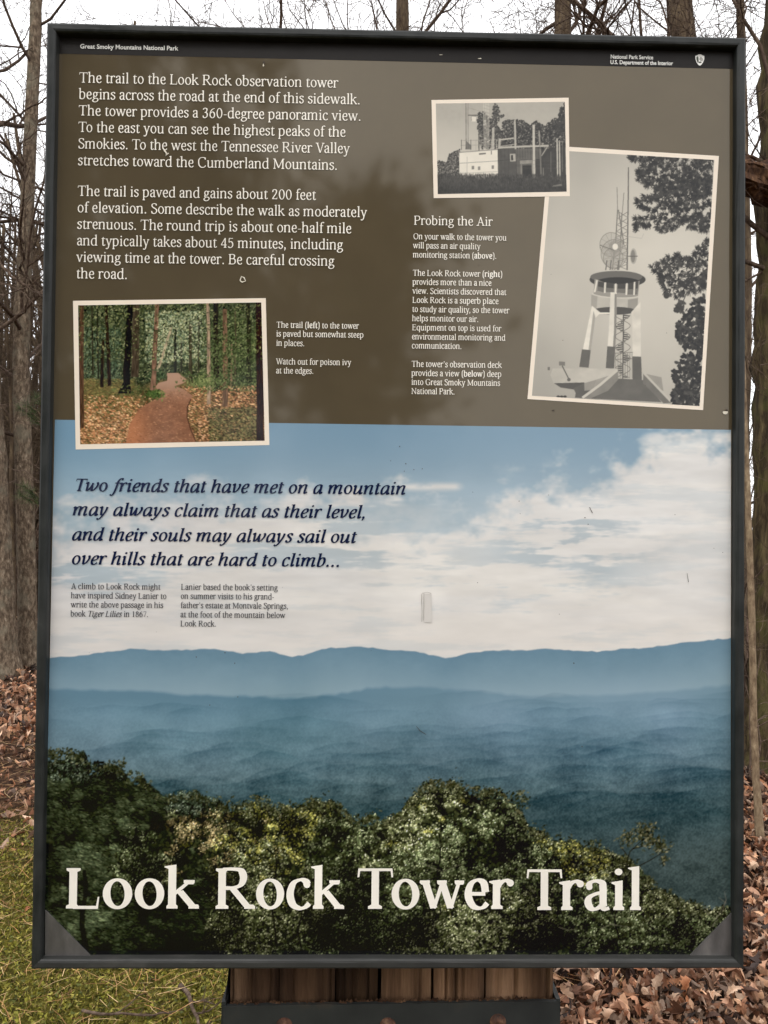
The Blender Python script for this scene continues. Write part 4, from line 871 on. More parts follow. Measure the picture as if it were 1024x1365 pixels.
# chips, dirt specks and a strip of old tape on the face
rs = np.random.default_rng(4)
def blob(mb, x, y, rx, ry, l=6, mi=0, n=9):
    t_ = np.linspace(0, 2 * math.pi, n, endpoint=False); k = .6 + .8 * rs.random(n)
    mb.add([P(x + rx * math.cos(a) * r_, y + ry * math.sin(a) * r_, l) for a, r_ in zip(t_, k)], [tuple(range(n))])
def stroke(mb, pts, w, l=6):
    p = np.asarray(pts, float); d = np.gradient(p, axis=0); d /= np.linalg.norm(d, axis=1)[:, None]; n = np.stack([-d[:, 1], d[:, 0]], 1); k = len(p)
    ww = (w * (.6 + .7 * rs.random(k)))[:, None] / 2
    mb.add([P(*q, l) for q in np.concatenate([p + n * ww, p - n * ww])], [(i, i + 1, k + i + 1, k + i) for i in range(k - 1)])
def chip(pts, w): mb = MB(); stroke(mb, pts, w); mb.build('paint_chip', M_chip, board)
chip([(219, 200), (222, 204), (220.5, 207), (225, 204)], 1.8); chip([(320, 374), (322, 368.5), (325.5, 370), (327.5, 374.5), (323, 376), (320, 374)], 1.3)
for a_ in ((351.3, 87, .8, 1.6), (966.5, 550, 3.6, 1.9), (640, 78, 2.4, .5), (588, 73, 2.4, .4)): mb = MB(); blob(mb, *a_); mb.build('paint_chip', M_chip, board)
def speck(*a_): mb = MB(); blob(mb, *a_); mb.build('dirt_speck', M_speck, board)
speck(351.8, 83, 1.6, 1.4, 6.4); speck(969, 547, 1.5, 1.2, 6.6); speck(738, 547, 1.3, 1.1)
for k in range(40):
    x, y = rs.uniform(80, 965), rs.choice([rs.uniform(580, 900), rs.uniform(270, 560)]); r_ = rs.uniform(.3, .65); speck(x, y, r_, r_, 6, 0, 6)
for (x, y) in ((533, 595), (541, 618), (539, 628), (563, 625), (552, 626), (765, 884), (692, 668), (780, 690), (776, 995), (300, 870), (262, 876), (313, 884), (280, 940), (317, 929)): speck(x, y, .8, .75, 6, 0, 6)
for pts, w in (([(555, 968), (560, 974), (568, 979)], .7), ([(786, 676), (790, 684)], .6), ([(916, 764), (918, 776)], .5)): mb = MB(); stroke(mb, pts, w); mb.build('scratch', M_speck, board)
mb = MB(); stroke(mb, [(575, 791), (570, 789.5), (563, 790.5), (562.3, 793), (562.0, 802), (562.6, 815), (562.2, 829)], .5, 6.2); mb.build('tape_edge', M_tedge, board)
mb = MB(); stroke(mb, [(565, 791), (565.2, 805), (565, 827)], .5, 6.2); mb.build('tape_edge', M_tedge, board)
mb = MB(); mb.add([P(565.5, 791), P(575.2, 791.5), P(575.4, 830), P(565, 829.5)], [(3, 2, 1, 0)]); mb.v[0][:, 1] = PY - .0009; mb.build('tape_strip', M_tape, board)
# corner plates
for pts in ([(60.4, 1213.5), (121.5, 1275), (60, 1275.2)], [(976, 1216.5), (977, 1275.4), (918.5, 1275.2)]):
    mb = MB(); a = [on_plane(x, y, PY - .0024) for x, y in pts]; c = [q + np.array([0, .0018, 0]) for q in a]
    mb.add(a + c, [(2, 1, 0), (3, 4, 5), (0, 1, 4, 3), (1, 2, 5, 4), (2, 0, 3, 5)]); mb.build('corner_plate', M_plate, sign)

# timber post with a steel bracket
WY = .060                                            # front of the timbers
xs = [306, 372, 447, 508, 578, 648, 738]
tp = [on_plane(x, 1310, WY)[0] for x in xs]
rt = np.random.default_rng(12)
for k in range(6):
    x0, x1 = tp[k] + (.0006 if k else 0), tp[k + 1] - (.0004, .0008, .0045, .0030, .0020, 0)[k]; dy = (.004, .0, .008, .0035, .001, .0)[k]
    nx, nz = 22, 30; X = np.linspace(x0, x1, nx); Z = np.linspace(0.0, 1.35, nz); vs_ = []
    crack = rt.random(nx) ** 5 * .007; crack[0] = crack[-1] = .0
    for z in Z:
        for i_, x in enumerate(X):
            e = .004 * (1 - min(1, min(i_, nx - 1 - i_) / 2.0)); vs_.append((x, WY + dy + e + crack[i_] + rt.normal() * .0004, z))
    f = [(j * nx + i_, j * nx + i_ + 1, (j + 1) * nx + i_ + 1, (j + 1) * nx + i_) for j in range(nz - 1) for i_ in range(nx - 1)]
    mb = MB(); mb.add(vs_, f); mb.add([(x0, WY + .16, 0), (x1, WY + .16, 0), (x1, WY + .16, 1.35), (x0, WY + .16, 1.35), vs_[0], vs_[nx - 1], vs_[-1], vs_[-nx]], [(3, 2, 1, 0), (0, 3, 7, 4), (1, 5, 6, 2), (3, 2, 6, 7)])
    tb = mb.build('timber', M_wood, sign); tb.color = ((.62, .57, .54, 1), (.8, .74, .7, 1), (.72, .66, .56, 1), (1.6, 1.55, 1.5, 1), (1.15, 1.06, .98, 1), (1.55, 1.48, 1.42, 1))[k]
mb = MB(); mb.box((tp[0] + .004, WY + .03, .01), (tp[-1] - .004, WY + .155, 1.34)); mb.build('timber', M_wood, sign).color = (.3, .28, .26, 1)  # added backing block, its dark colour standing in for shade in the gaps
mb = MB(); BZ = on_plane(512, 1331, WY)[2]; bx0, bx1 = on_plane(297.5, 1345, WY - .012)[0], on_plane(745, 1345, WY - .012)[0]
nb = 40; top_ = [(bx0 + (bx1 - bx0) * i_ / nb, BZ - .0035 + .006 * i_ / nb + rt.normal() * .0003) for i_ in range(nb + 1)]
fr = [(x, WY - .011, z) for x, z in top_] + [(x, WY - .011, BZ - .26) for x, _ in top_]; bk = [(x, y + .006, z) for x, y, z in fr]; n = nb + 1; f = []
for i_ in range(nb): f += [(n + i_, n + i_ + 1, i_ + 1, i_), (i_, i_ + 1, 2 * n + i_ + 1, 2 * n + i_)]
mb.add(fr + bk, f)
mb.box((bx0 - .003, WY - .0085, BZ - .26), (bx0 + .003, WY + .17, BZ + .001)); mb.box((bx1 - .003, WY - .0085, BZ - .26), (bx1 + .003, WY + .17, BZ + .004))
mb.add([(bx0 + .001, WY - .006, BZ - .002), (bx0 + .006, WY + .012, BZ + .065), (bx0 + .006, WY + .17, BZ + .065), (bx0 + .001, WY + .17, BZ - .002)], [(0, 1, 2, 3)])
br_ = mb.build('bracket', M_steel, sign)
for (x, y) in ((379, 1368), (517, 1368), (664, 1363)):
    c = on_plane(x, y, WY - .012); mb = MB(); t_ = np.linspace(0, 2 * math.pi, 17)[:-1]
    hx = [(c[0] + .0115 * math.cos(a), WY - .011, c[2] + .0115 * math.sin(a)) for a in t_]; h2 = [(c[0] + .0105 * math.cos(a), WY - .014, c[2] + .0105 * math.sin(a)) for a in t_]; h3 = [(c[0] + .006 * math.cos(a), WY - .0185, c[2] + .006 * math.sin(a)) for a in t_]
    mb.add(hx + h2 + h3, [(i_, (i_ + 1) % 16, 16 + (i_ + 1) % 16, 16 + i_) for i_ in range(16)] + [(16 + i_, 16 + (i_ + 1) % 16, 32 + (i_ + 1) % 16, 32 + i_) for i_ in range(16)] + [tuple(range(32, 48))]); mb.build('bolt', M_bolt, br_)
# crumbs of rotten wood lying on the bracket's upper edge
mb = MB()
for k in range(150):
    u = rt.random(); x = bx0 + .004 + (bx1 - bx0 - .008) * u; z = BZ - .0035 + .006 * u; s = rt.uniform(.001, .0035)
    q = np.array([(-1, 0, -.5), (1, -.3, -.4), (.2, .8, .3), (0, -.2, .8)]) * s * rt.uniform(.6, 1.4, (4, 3)) + np.array([x, WY - .008 + rt.uniform(0, .006), z + .0008]); mb.add(q, [(0, 1, 3), (1, 2, 3), (2, 0, 3), (0, 2, 1)])
mb.build('wood_crumbs', M_split, br_)
# ---------------------------------------------------------------- ground
gr = np.random.default_rng(3)
NG = vnoise(256, 256, 60, 60, gr); NG2 = vnoise(256, 256, 16, 16, gr)
def ground_z(x, y):
    x = np.asarray(x, float); y = np.asarray(y, float)
    i = np.clip(((x + 16) * 8), 0, 255).astype(int); j = np.clip(((y + 12) * 8), 0, 255).astype(int)
    z = (NG[j, i] - .5) * .05 + (NG2[j, i] - .5) * .09
    near = np.exp(-((x - .0) / 1.2) ** 2 - ((y - .3) / 1.2) ** 2); z = z * (1 - .8 * near)
    z = z + .07 * np.clip(y - 7.0, 0, 12) * sstep(.5, -2.5, x) + .05 * np.clip(-x - 4, 0, 10)
    return z - .10 * np.clip(y - 4.5, 0, 60) * sstep(.4, 2.2, x / np.maximum(y, 1) * 4) 
mb = MB()
def axis(a, b, core0, core1, nc, nf): return np.unique(np.concatenate([np.linspace(a, core0, nf), np.linspace(core0, core1, nc), np.linspace(core1, b, nf)]))
gx = axis(-600, 600, -9, 7, 190, 14); gy = axis(-600, 900, -5, 14, 200, 14)
X, Y = np.meshgrid(gx, gy); Z = ground_z(X, Y); idx = np.arange(X.size).reshape(X.shape)
mb.add(np.stack([X, Y, Z], -1).reshape(-1, 3), np.stack([idx[:-1, :-1], idx[:-1, 1:], idx[1:, 1:], idx[1:, :-1]], -1).reshape(-1, 4))
m, t, b = mat('forest_floor', .95, .1)
v = coords(t); n1 = noise(t, v, 1.1, 5); n2 = noise(t, v, 38, 8, .7); n3 = noise(t, v, 9, 5)
litter = ramp(t, n2, [(.3, (34, 25, 20)), (.48, (66, 48, 37)), (.62, (104, 78, 60)), (.75, (140, 110, 86))])
moss = ramp(t, n2, [(.3, (48, 38, 22)), (.44, (84, 78, 32)), (.58, (114, 106, 44)), (.76, (146, 124, 76))])
sp = N(t, 'ShaderNodeSeparateXYZ'); t.links.new(v, sp.inputs[0])
ma = N(t, 'ShaderNodeMath', operation='MULTIPLY_ADD'); t.links.new(n1, ma.inputs[0]); ma.inputs[1].default_value = 3.0; t.links.new(sp.outputs['Y'], ma.inputs[2])
mb1 = N(t, 'ShaderNodeMapRange'); t.links.new(ma.outputs[0], mb1.inputs[0]); mb1.inputs[1].default_value = 4.3; mb1.inputs[2].default_value = 3.2
mc = N(t, 'ShaderNodeMapRange'); t.links.new(sp.outputs['X'], mc.inputs[0]); mc.inputs[1].default_value = .5; mc.inputs[2].default_value = -.1
mu = N(t, 'ShaderNodeMath', operation='MULTIPLY'); t.links.new(mb1.outputs[0], mu.inputs[0]); t.links.new(mc.outputs[0], mu.inputs[1])
t.links.new(mix(t, mu.outputs[0], litter, moss), b.inputs['Base Color']); bump(t, b, n2, 1.0, .03)
g = mb.build('ground', m, None, True); tag(g, kind='structure')
def moss_at(x, y): return float(sstep(.35, -.05, x) * sstep(2.8, 1.9, y + .5 * math.sin(x * 2.1) + .35 * math.sin(x * 5 + y * 3)))

# ---------------------------------------------------------------- leaf litter, moss, straw
rl = np.random.default_rng(9)
OUT = np.array([(0, 0), (.10, .16), (.28, .13), (.34, .30), (.48, .20), (.58, .36), (.70, .22), (.84, .22), (1, 0)])
OUT2 = np.array([(0, 0), (.15, .14), (.3, .23), (.45, .27), (.6, .25), (.74, .19), (.86, .1), (.93, .05), (1, 0)])
LC = [lin(c) * 1.15 for c in ((166, 120, 92), (140, 94, 68), (190, 148, 116), (108, 72, 52), (76, 52, 40), (208, 174, 146), (128, 98, 78), (158, 108, 76), (54, 40, 34), (172, 132, 106), (146, 122, 104), (116, 92, 76))]
def leaf_mesh(mb, x, y, z, L, tilt=.5):
    o = OUT if rl.random() < .6 else OUT2
    n = len(o); mid = np.stack([o[:, 0], np.zeros(n)], 1); wv = rl.uniform(.45, 1.0)
    c1 = rl.normal() * .9; c2 = rl.uniform(-1.2, 1.8); tw = rl.normal() * .5; ph = rl.uniform(0, 6.3)
    def bend(p):
        u = p[:, 0] - .5; w = p[:, 1] * wv
        return np.stack([u, w, c1 * u * u * 1.6 + c2 * np.abs(w) * 1.2 + tw * u * w * 3 + .05 * np.sin(u * 9 + ph) * np.sign(w)], 1)
    V = np.concatenate([bend(mid), bend(o), bend(o * np.array([1, -1]))]) * L
    a, b_, c_ = rl.uniform(0, 6.3), rl.normal() * tilt, rl.normal() * tilt
    ca, sa, cb, sb, cc, sc = math.cos(a), math.sin(a), math.cos(b_), math.sin(b_), math.cos(c_), math.sin(c_)
    Rm = np.array([[ca, -sa, 0], [sa, ca, 0], [0, 0, 1]]) @ np.array([[cb, 0, sb], [0, 1, 0], [-sb, 0, cb]]) @ np.array([[1, 0, 0], [0, cc, -sc], [0, sc, cc]])
    V = V @ Rm.T; V[:, 2] -= V[:, 2].min() * .8; V += np.array([x, y, z])
    f = [(i, i + 1, n + i + 1, n + i) for i in range(1, n - 2)] + [(i + 1, i, 2 * n + i, 2 * n + i + 1) for i in range(1, n - 2)] + [(0, 1, n + 1), (1, 0, 2 * n + 1), (n - 2, n - 1, 2 * n - 2), (n - 1, n - 2, 3 * n - 2)]
    mb.add(V, f, LC[rl.integers(len(LC))] * rl.uniform(.55, 1.35))
mb = MB(); k = 0
while k < 32000:
    z_ = rl.random()
    if z_ < .5: x, y = rl.uniform(.2, 2.3), rl.uniform(.6, 3.2)
    elif z_ < .85: x, y = rl.uniform(-5.2, -.8), rl.uniform(1.7, 8.6)
    else: x, y = rl.uniform(-5, 4), rl.uniform(-2.5, 8.5)
    mo = moss_at(x, y)
    if rl.random() < mo * .93 or (abs(x) < .3 and .03 < y < .24): continue
    z = float(ground_z(x, y)) + .04 * rl.random() ** 1.3 * (1 - mo); leaf_mesh(mb, x, y, z, rl.uniform(.022, .062) if y < 3.6 else rl.uniform(.045, .09), .6); k += 1
o = mb.build('leaf_litter', M_leaf, None, False, True); tag(o, 'brown curled fallen leaves covering the forest floor', 'leaf litter', None, 'stuff')

mb = MB(); k = 0; GC = [lin(c) * 1.2 for c in ((130, 124, 40), (146, 138, 52), (100, 102, 36), (172, 152, 82), (84, 84, 36), (190, 166, 108), (158, 120, 72), (110, 84, 54))]
while k < 28000:
    x, y = rl.uniform(-3.4, .35), rl.uniform(.5, 4.6) 
    if x < -.5 * (y + 1.4) - .25 or rl.random() > moss_at(x, y) * .98 + .02: continue
    z = float(ground_z(x, y)) - .004; L = rl.uniform(.010, .036); a = rl.uniform(0, 6.3); le = rl.uniform(.1, 1.2); w = rl.uniform(.0006, .0015)
    d = np.array([math.cos(a) * le, math.sin(a) * le, 1]); d /= np.linalg.norm(d); s = np.array([-math.sin(a), math.cos(a), 0]) * w; p = np.array([x, y, z])
    mid = p + d * L * .55; tip = p + d * L * .9 + np.array([math.cos(a), math.sin(a), -.35]) * L * .35
    mb.add([p - s, p + s, mid + s * .8, mid - s * .8, tip], [(0, 1, 2, 3), (3, 2, 4)], GC[rl.integers(len(GC))] * rl.uniform(.65, 1.2)); k += 1
o = mb.build('grass', M_grass, None, False, True); tag(o, 'short yellow green grass and moss growing left of the post', 'grass', None, 'stuff')
# cushions of moss between the blades
mb = MB(); k = 0; MC = [lin(c) * 1.25 for c in ((110, 106, 30), (126, 122, 42), (80, 84, 28), (140, 130, 56))]
while k < 30000:
    x, y = rl.uniform(-3.2, .3), rl.uniform(.5, 4.4)
    if x < -.5 * (y + 1.4) - .2 or rl.random() > moss_at(x, y): continue
    z = float(ground_z(x, y)); q = rl.normal(0, .0045, (4, 3)) + np.array([x, y, z + .005 + .008 * rl.random()]); mb.add(q, [(0, 1, 2), (0, 2, 3), (1, 2, 3)], MC[rl.integers(4)] * rl.uniform(.6, 1.25)); k += 1
o = mb.build('moss', M_grass, None, False, True); tag(o, 'yellowish cushions of moss between the grass blades', 'moss', None, 'stuff')
mb = MB(); k = 0; SC = [lin(c) for c in ((206, 164, 112), (178, 130, 84), (224, 190, 142), (146, 104, 68))]
while k < 6500:
    x, y = rl.uniform(-3.6, .8), rl.uniform(.5, 5.6)
    if x < -.5 * (y + 1.4) - .25: continue
    z = float(ground_z(x, y)) + rl.uniform(.006, .04); a = rl.uniform(0, 6.3); L = rl.uniform(.05, .13); e = rl.normal() * .18; w = .0009; cv = rl.normal() * .25
    p = np.array([x, y, z]); d = np.array([math.cos(a), math.sin(a), e]); s = np.array([-math.sin(a), math.cos(a), 0]); q1 = p + d * L * .5 + s * cv * L * .3; q2 = p + d * L
    mb.add([p - s * w, p + s * w, q1 + s * w, q1 - s * w, q2 + s * w * .5, q2 - s * w * .5], [(0, 1, 2, 3), (3, 2, 4, 5)], SC[rl.integers(4)] * rl.uniform(.7, 1.15)); k += 1
o = mb.build('pine_straw', M_straw, None, False, True); tag(o, 'dry tan pine needles scattered over moss and leaves', 'pine straw', None, 'stuff')

# ---------------------------------------------------------------- trees
def wander(p, d, L, n, rng, wob, up=.0):
    """polyline of n segments from p along d, bending a little"""
    pts = [np.array(p, float)]; d = np.array(d, float); d /= np.linalg.norm(d)
    for k in range(n):
        d = d + rng.normal(0, wob, 3) + np.array([0, 0, up]); d /= np.linalg.norm(d); pts.append(pts[-1] + d * L / n)
    return np.array(pts)
def twigs(mb, p, d, L, r, rng, depth, wob=.16, up=.06, dens=1.0, rmin=.0014):
    n = 7 if depth >= 2 else 5
    pts = wander(p, d, L, n, rng, wob, up); mb.tube(pts, np.linspace(r, r * .35, n + 1), 5 if r > .006 else 3, cap=False)
    if depth == 0: return
    cnt = max(1, int((2.6 + 2.2 * rng.random()) * dens * (1.25 if depth > 1 else 1)))
    for q in range(cnt):
        k = rng.integers(1, n + 1); dd = pts[k] - pts[k - 1]; dd /= np.linalg.norm(dd); s = rng.normal(size=3); s -= dd * (s @ dd); s /= np.linalg.norm(s)
        ang = rng.uniform(.45, 1.0); nd = dd * math.cos(ang) + s * math.sin(ang); rr = r * (1 - .6 * k / n)
        twigs(mb, pts[k], nd, L * rng.uniform(.35, .68), max(rr * rng.uniform(.4, .62), rmin), rng, depth - 1, wob * 1.1, up, dens, rmin)
def tree(name, label, pts, radii, seed, mbark, limbs=10, z0=2.2, L=1.8, depth=3, group='bare trees behind the sign', cat='tree', dens=1.3, nside=14, branch_mat=None, limb_r=.3, toward=None, rough=.02, rise=(.05, .8), rmin=.0026, wob=.2):
    """trunk through given points; limbs above z0 branch into twigs"""
    rng = np.random.default_rng(seed); pts = np.asarray(pts, float); pts[0, 2] = float(ground_z(pts[0, 0], pts[0, 1])) - .05
    t_ = np.linspace(0, 1, len(pts)); tt = np.linspace(0, 1, 46)
    P_ = np.stack([np.interp(tt, t_, pts[:, i]) for i in range(3)], 1)
    for _ in range(3): P_[1:-1] = (P_[:-2] + 2 * P_[1:-1] + P_[2:]) / 4
    Rr = np.interp(tt, t_, radii); Rr = Rr * (1 + .55 * np.exp(-(P_[:, 2] - P_[0, 2]) / .12))
    P_[1:-1, :2] += rng.normal(0, .04, (44, 2)) * Rr[1:-1, None]
    root = empty(name, tuple(P_[0]), label, cat, group)
    mb = MB(); mb.tube(P_, Rr, nside, rough, rng); mb.build('trunk', mbark, root, True)
    mb = MB()
    ks = [k for k in range(46) if P_[k, 2] > z0]
    for q in range(limbs):
        k = ks[int(len(ks) * (q + rng.random()) / limbs)]; a = rng.uniform(0, 6.3)
        if toward is not None and rng.random() < .6: a = toward + rng.normal() * .7
        d = np.array([math.cos(a), math.sin(a), rng.uniform(*rise)]); f = 1 - .5 * (P_[k, 2] - z0) / max(.1, P_[-1, 2] - z0)
        twigs(mb, P_[k], d, L * f * rng.uniform(.6, 1.2), Rr[k] * limb_r * rng.uniform(.6, 1.1), rng, depth, wob, .05, dens, rmin)
    if mb.n: mb.build('branches', branch_mat or M_twig, root, True)
    return root
def trunk_through(D, px):
    """trunk centreline at distance D through measured (x, y) points of the photograph"""
    return [on_dist(x, y, D) for x, y in px]
def low_trunk(px, D, top, lean=0.0):
    b = on_dist(px, 300, D); return [np.array([b[0] - lean * .5, b[1], 0]), np.array([b[0], b[1], top * .5]), np.array([b[0] + lean, b[1], top])]
def up_trunk(px, D, lean=0.0, top=7.0, seed=0):
    r_ = np.random.default_rng(seed); b = on_dist(px, 20, D); zt = b[2]; base = np.array([b[0] - lean * zt * .12, b[1], 0.0])
    return [base, base * .55 + b * .45 + np.array([r_.normal() * .05, 0, 0]), b, b + np.array([lean * .12 * (top - zt) + r_.normal() * .1, 0, max(.6, top - zt)])]

# left edge of the view
D = 7.3
tree('leaning_tree', 'pale grey tree trunk left of the sign, its base beside leaf covered ground', trunk_through(D, [(36, 905), (36, 800), (33, 640), (28, 500), (29, 430), (34, 330), (40, 200), (46, 60), (52, -60), (66, -260)]), [.088, .086, .08, .076, .073, .066, .060, .056, .05, .03], 31, M_bark, 16, 1.9, 1.7, 3, toward=None, dens=1.1)
tree('leaning_tree', 'thick pale trunk cut off by the left edge of the photo', trunk_through(7.0, [(2, 905), (-2, 780), (-9, 640), (-22, 440), (-34, 220), (-46, 0), (-60, -300)]), [.15, .135, .12, .11, .10, .09, .06], 32, M_bark, 12, 2.0, 1.9, 3)
tree('sapling', 'thin brown stem between the two pale trunks on the left', trunk_through(8.2, [(20, 860), (18, 760), (15, 660), (16, 560), (9, 430), (-4, 250)]), [.024, .022, .02, .018, .014, .006], 33, M_bark2, 9, .6, 1.0, 2, cat='sapling')
# top edge of the view
tree('bare_tree', 'dark thin trunk above the middle of the sign top', up_trunk(536, 8.0, -.3, 8.6, 1), [.095, .09, .07, .03], 41, M_bark2, 17, 4.2, 2.2, 3, limb_r=.3)
tree('bare_tree', 'greenish grey trunk above the sign, left of the brown trunk', up_trunk(751, 7.2, .15, 8.4, 2), [.10, .095, .078, .03], 42, M_bark2, 15, 4.0, 2.2, 3)
tree('bare_tree', 'brown trunk above the right part of the sign top', up_trunk(909, 6.4, -.25, 7.8, 3), [.125, .115, .098, .04], 43, M_bark2, 15, 3.6, 2.2, 3)
tree('bare_tree', 'dark forked limbs crossing the sky above the left half of the sign', low_trunk(318, 8.6, 5.2, -.2), [.11, .09, .06], 44, M_bark2, 15, 3.2, 3.4, 3, limb_r=.5, rise=(.35, 1.5))
tree('bare_tree', 'dark tree with branches reaching behind the sign, right of the middle trunk', low_trunk(660, 9.0, 5.6, .2), [.11, .09, .055], 45, M_bark2, 15, 3.4, 3.4, 3, limb_r=.45, rise=(.3, 1.4))
tree('bare_tree', 'slender tree with twigs over the upper left corner of the sign', low_trunk(190, 8.8, 5.4, .1), [.09, .075, .045], 46, M_bark2, 15, 3.4, 3.0, 3, limb_r=.42, rise=(.3, 1.4))
tree('bare_tree', 'tree with arching branches left of the middle trunk above the sign', low_trunk(425, 6.8, 4.4, .15), [.095, .08, .05], 47, M_bark2, 14, 2.8, 2.8, 3, limb_r=.48, rise=(.3, 1.5))
tree('bare_tree', 'bare tree with crooked limbs between the greenish trunk and the brown trunk', low_trunk(835, 7.4, 4.9, -.1), [.09, .075, .05], 48, M_bark2, 14, 3.0, 2.9, 3, limb_r=.45, rise=(.25, 1.3))
# right edge of the view
big = tree('old_tree', 'thick rough mossy trunk at the right edge of the photo', trunk_through(4.35, [(1052, 1120), (1052, 940), (1056, 760), (1058, 560), (1059, 380), (1061, 200), (1064, 0), (1066, -260)]), [.235, .215, .205, .2, .2, .195, .185, .15], 51, M_moss, 10, 2.6, 1.7, 3, nside=30, rough=.05, toward=3.4, limb_r=.1)
# broken limb
mb = MB(); rb = np.random.default_rng(8); q = [on_dist(x, y, d_) for x, y, d_ in ((1052, 262, 4.3), (1028, 248, 4.15), (1008, 238, 4.05), (985, 232, 4.0), (965, 230, 3.95))]
q = np.array(q); tt = np.linspace(0, 1, 12); qq = np.stack([np.interp(tt, np.linspace(0, 1, 5), q[:, i]) for i in range(3)], 1)
mb.tube(qq, np.linspace(.105, .062, 12), 14, .16, rb)
for s in range(16):
    a_ = rb.uniform(0, 6.3); off = np.array([0, math.cos(a_), math.sin(a_)]) * rb.uniform(.06, .095); k0 = rb.integers(2, 7); p_ = qq[k0:] + off * np.linspace(1.0, .7, 12 - k0)[:, None] + rb.normal(0, .006, (12 - k0, 3)); mb.tube(p_, np.linspace(.012, .005, 12 - k0) * rb.uniform(.6, 1.2), 5, .2, rb)
mb.build('broken_limb', M_split, big)
tree('sapling', 'slender sapling in front of the mossy trunk at the lower right', trunk_through(3.27, [(1011, 1332), (1017, 1240), (1016, 1150), (1009, 1060), (1004, 940), (1002, 800), (996, 640), (990, 480), (986, 300)]), [.0165, .0155, .0165, .0155, .0145, .0145, .012, .010, .004], 52, M_sap, 12, .25, .55, 2, cat='sapling', rmin=.0012, dens=1.0, nside=9, branch_mat=M_twig, limb_r=.32)
tree('dark_tree', 'dark narrow trunk between sign frame and mossy trunk', trunk_through(6.2, [(984, 1020), (985, 840), (988, 650), (994, 480), (995, 380), (992, 250), (988, 40), (980, -200)]), [.062, .058, .052, .047, .044, .04, .034, .02], 53, M_bark2, 14, 1.2, 1.4, 3, nside=9)
tree('sapling', 'thin stem standing just below the right end of the frame', trunk_through(3.2, [(974, 1345), (973, 1290), (970, 1200), (966, 1000), (960, 700)]), [.0105, .010, .009, .008, .003], 54, M_sap, 7, .5, .4, 1, cat='sapling', rmin=.0012, dens=1.0, nside=7)
tree('sapling', 'grey stem in fallen leaves right of the timber post', trunk_through(3.45, [(866, 1328), (868, 1290), (872, 1180), (880, 900), (888, 600)]), [.0165, .0155, .014, .011, .004], 55, M_sap, 7, .5, .5, 2, cat='sapling', rmin=.0012, dens=1.0, nside=8)
# tangled shrubs either side
def shrub(name, label, x, y, seed, n, h, spread, r, depth=2, lean=(0, 0), mt=None, dn=1.0):
    rng = np.random.default_rng(seed); z = float(ground_z(x, y)); root = empty(name, (x, y, z), label, 'shrub', 'bare shrubs in the undergrowth'); mb = MB()
    for k in range(n):
        a = rng.uniform(0, 6.3); q = rng.uniform(0, .12); d = np.array([math.cos(a) * spread + lean[0], math.sin(a) * spread + lean[1], 1]); twigs(mb, (x + math.cos(a) * q, y + math.sin(a) * q, z - .03), d, h * rng.uniform(.6, 1.1), r * rng.uniform(.6, 1.1), rng, depth, .13, .02, dn, .0016 if h < 2.5 else .0026)
    mb.build('branches', mt or M_twig, root, True); return root
c = on_dist(8, 860, 10.6); shrub('bare_shrub', 'tall dark tangle of twigs behind the pale trunks on the left', c[0], c[1], 61, 30, 4.3, .42, .022, 3, (.05, -.05), M_bark2, 1.35)
c = on_dist(45, 860, 12.0); shrub('bare_shrub', 'brown brush filling the gap between the right pale trunk and the sign', c[0], c[1], 62, 34, 4.3, .5, .02, 3, (.05, 0), M_bark2, 1.3)
c = on_dist(-18, 860, 9.0); shrub('bare_shrub', 'thin twigs at the far left edge of the photo', c[0], c[1], 63, 18, 3.4, .4, .016, 3)
c = on_dist(1006, 1090, 4.9); shrub('bare_shrub', 'tangled twigs beside the mossy trunk on the right', c[0], c[1], 64, 22, 2.2, .3, .012, 3, (0, -.1))
c = on_dist(985, 1000, 7.5); shrub('bare_shrub', 'fine brush behind the right frame rail near the dark trunk', c[0], c[1], 65, 16, 3.6, .3, .014, 3)
c = on_dist(1018, 1130, 4.0); shrub('bare_shrub', 'short leafless shoots at the foot of the mossy trunk', c[0] - .05, c[1], 66, 14, .9, .5, .007, 2)
# fallen and leaning sticks
def stick(label, px, rad, seed, mt=M_twig, name='fallen_branch'):
    rng = np.random.default_rng(seed); q = [on_dist(*p_) for p_ in px]; mb = MB(); pts = np.array(q); tt = np.linspace(0, 1, 14); t_ = np.linspace(0, 1, len(q))
    pts = np.stack([np.interp(tt, t_, pts[:, i]) for i in range(3)], 1); pts[1:-1] += rng.normal(0, rad * .5, (12, 3)); mb.tube(pts, np.linspace(rad, rad * .55, 14), 7, .08, rng)
    for k in range(3):
        j = rng.integers(4, 13); d = pts[j] - pts[j - 1]; d = d / np.linalg.norm(d) + rng.normal(0, .5, 3); twigs(mb, pts[j], d, rng.uniform(.15, .4), rad * .4, rng, 1)
    o = mb.build(name, mt, None, True); return tag(o, label, 'branch')
stick('dark fallen branch slanting up behind the two pale trunks on the left', [(-20, 300, 7.6), (22, 345, 7.7), (62, 392, 7.9)], .022, 71)
stick('lower slanting dead branch across the right pale trunk on the left', [(-20, 330, 6.9), (20, 372, 6.8), (64, 400, 6.9)], .016, 72)
stick('thin dead branch rising to the frame left of the paragraph text', [(-10, 172, 7.2), (30, 150, 7.1), (66, 128, 7.0)], .012, 73)
stick('broken dark stick leaning against the sapling at the lower right', [(988, 1168, 3.3), (1005, 1186, 3.24), (1034, 1212, 3.1)], .011, 74, M_bark2)
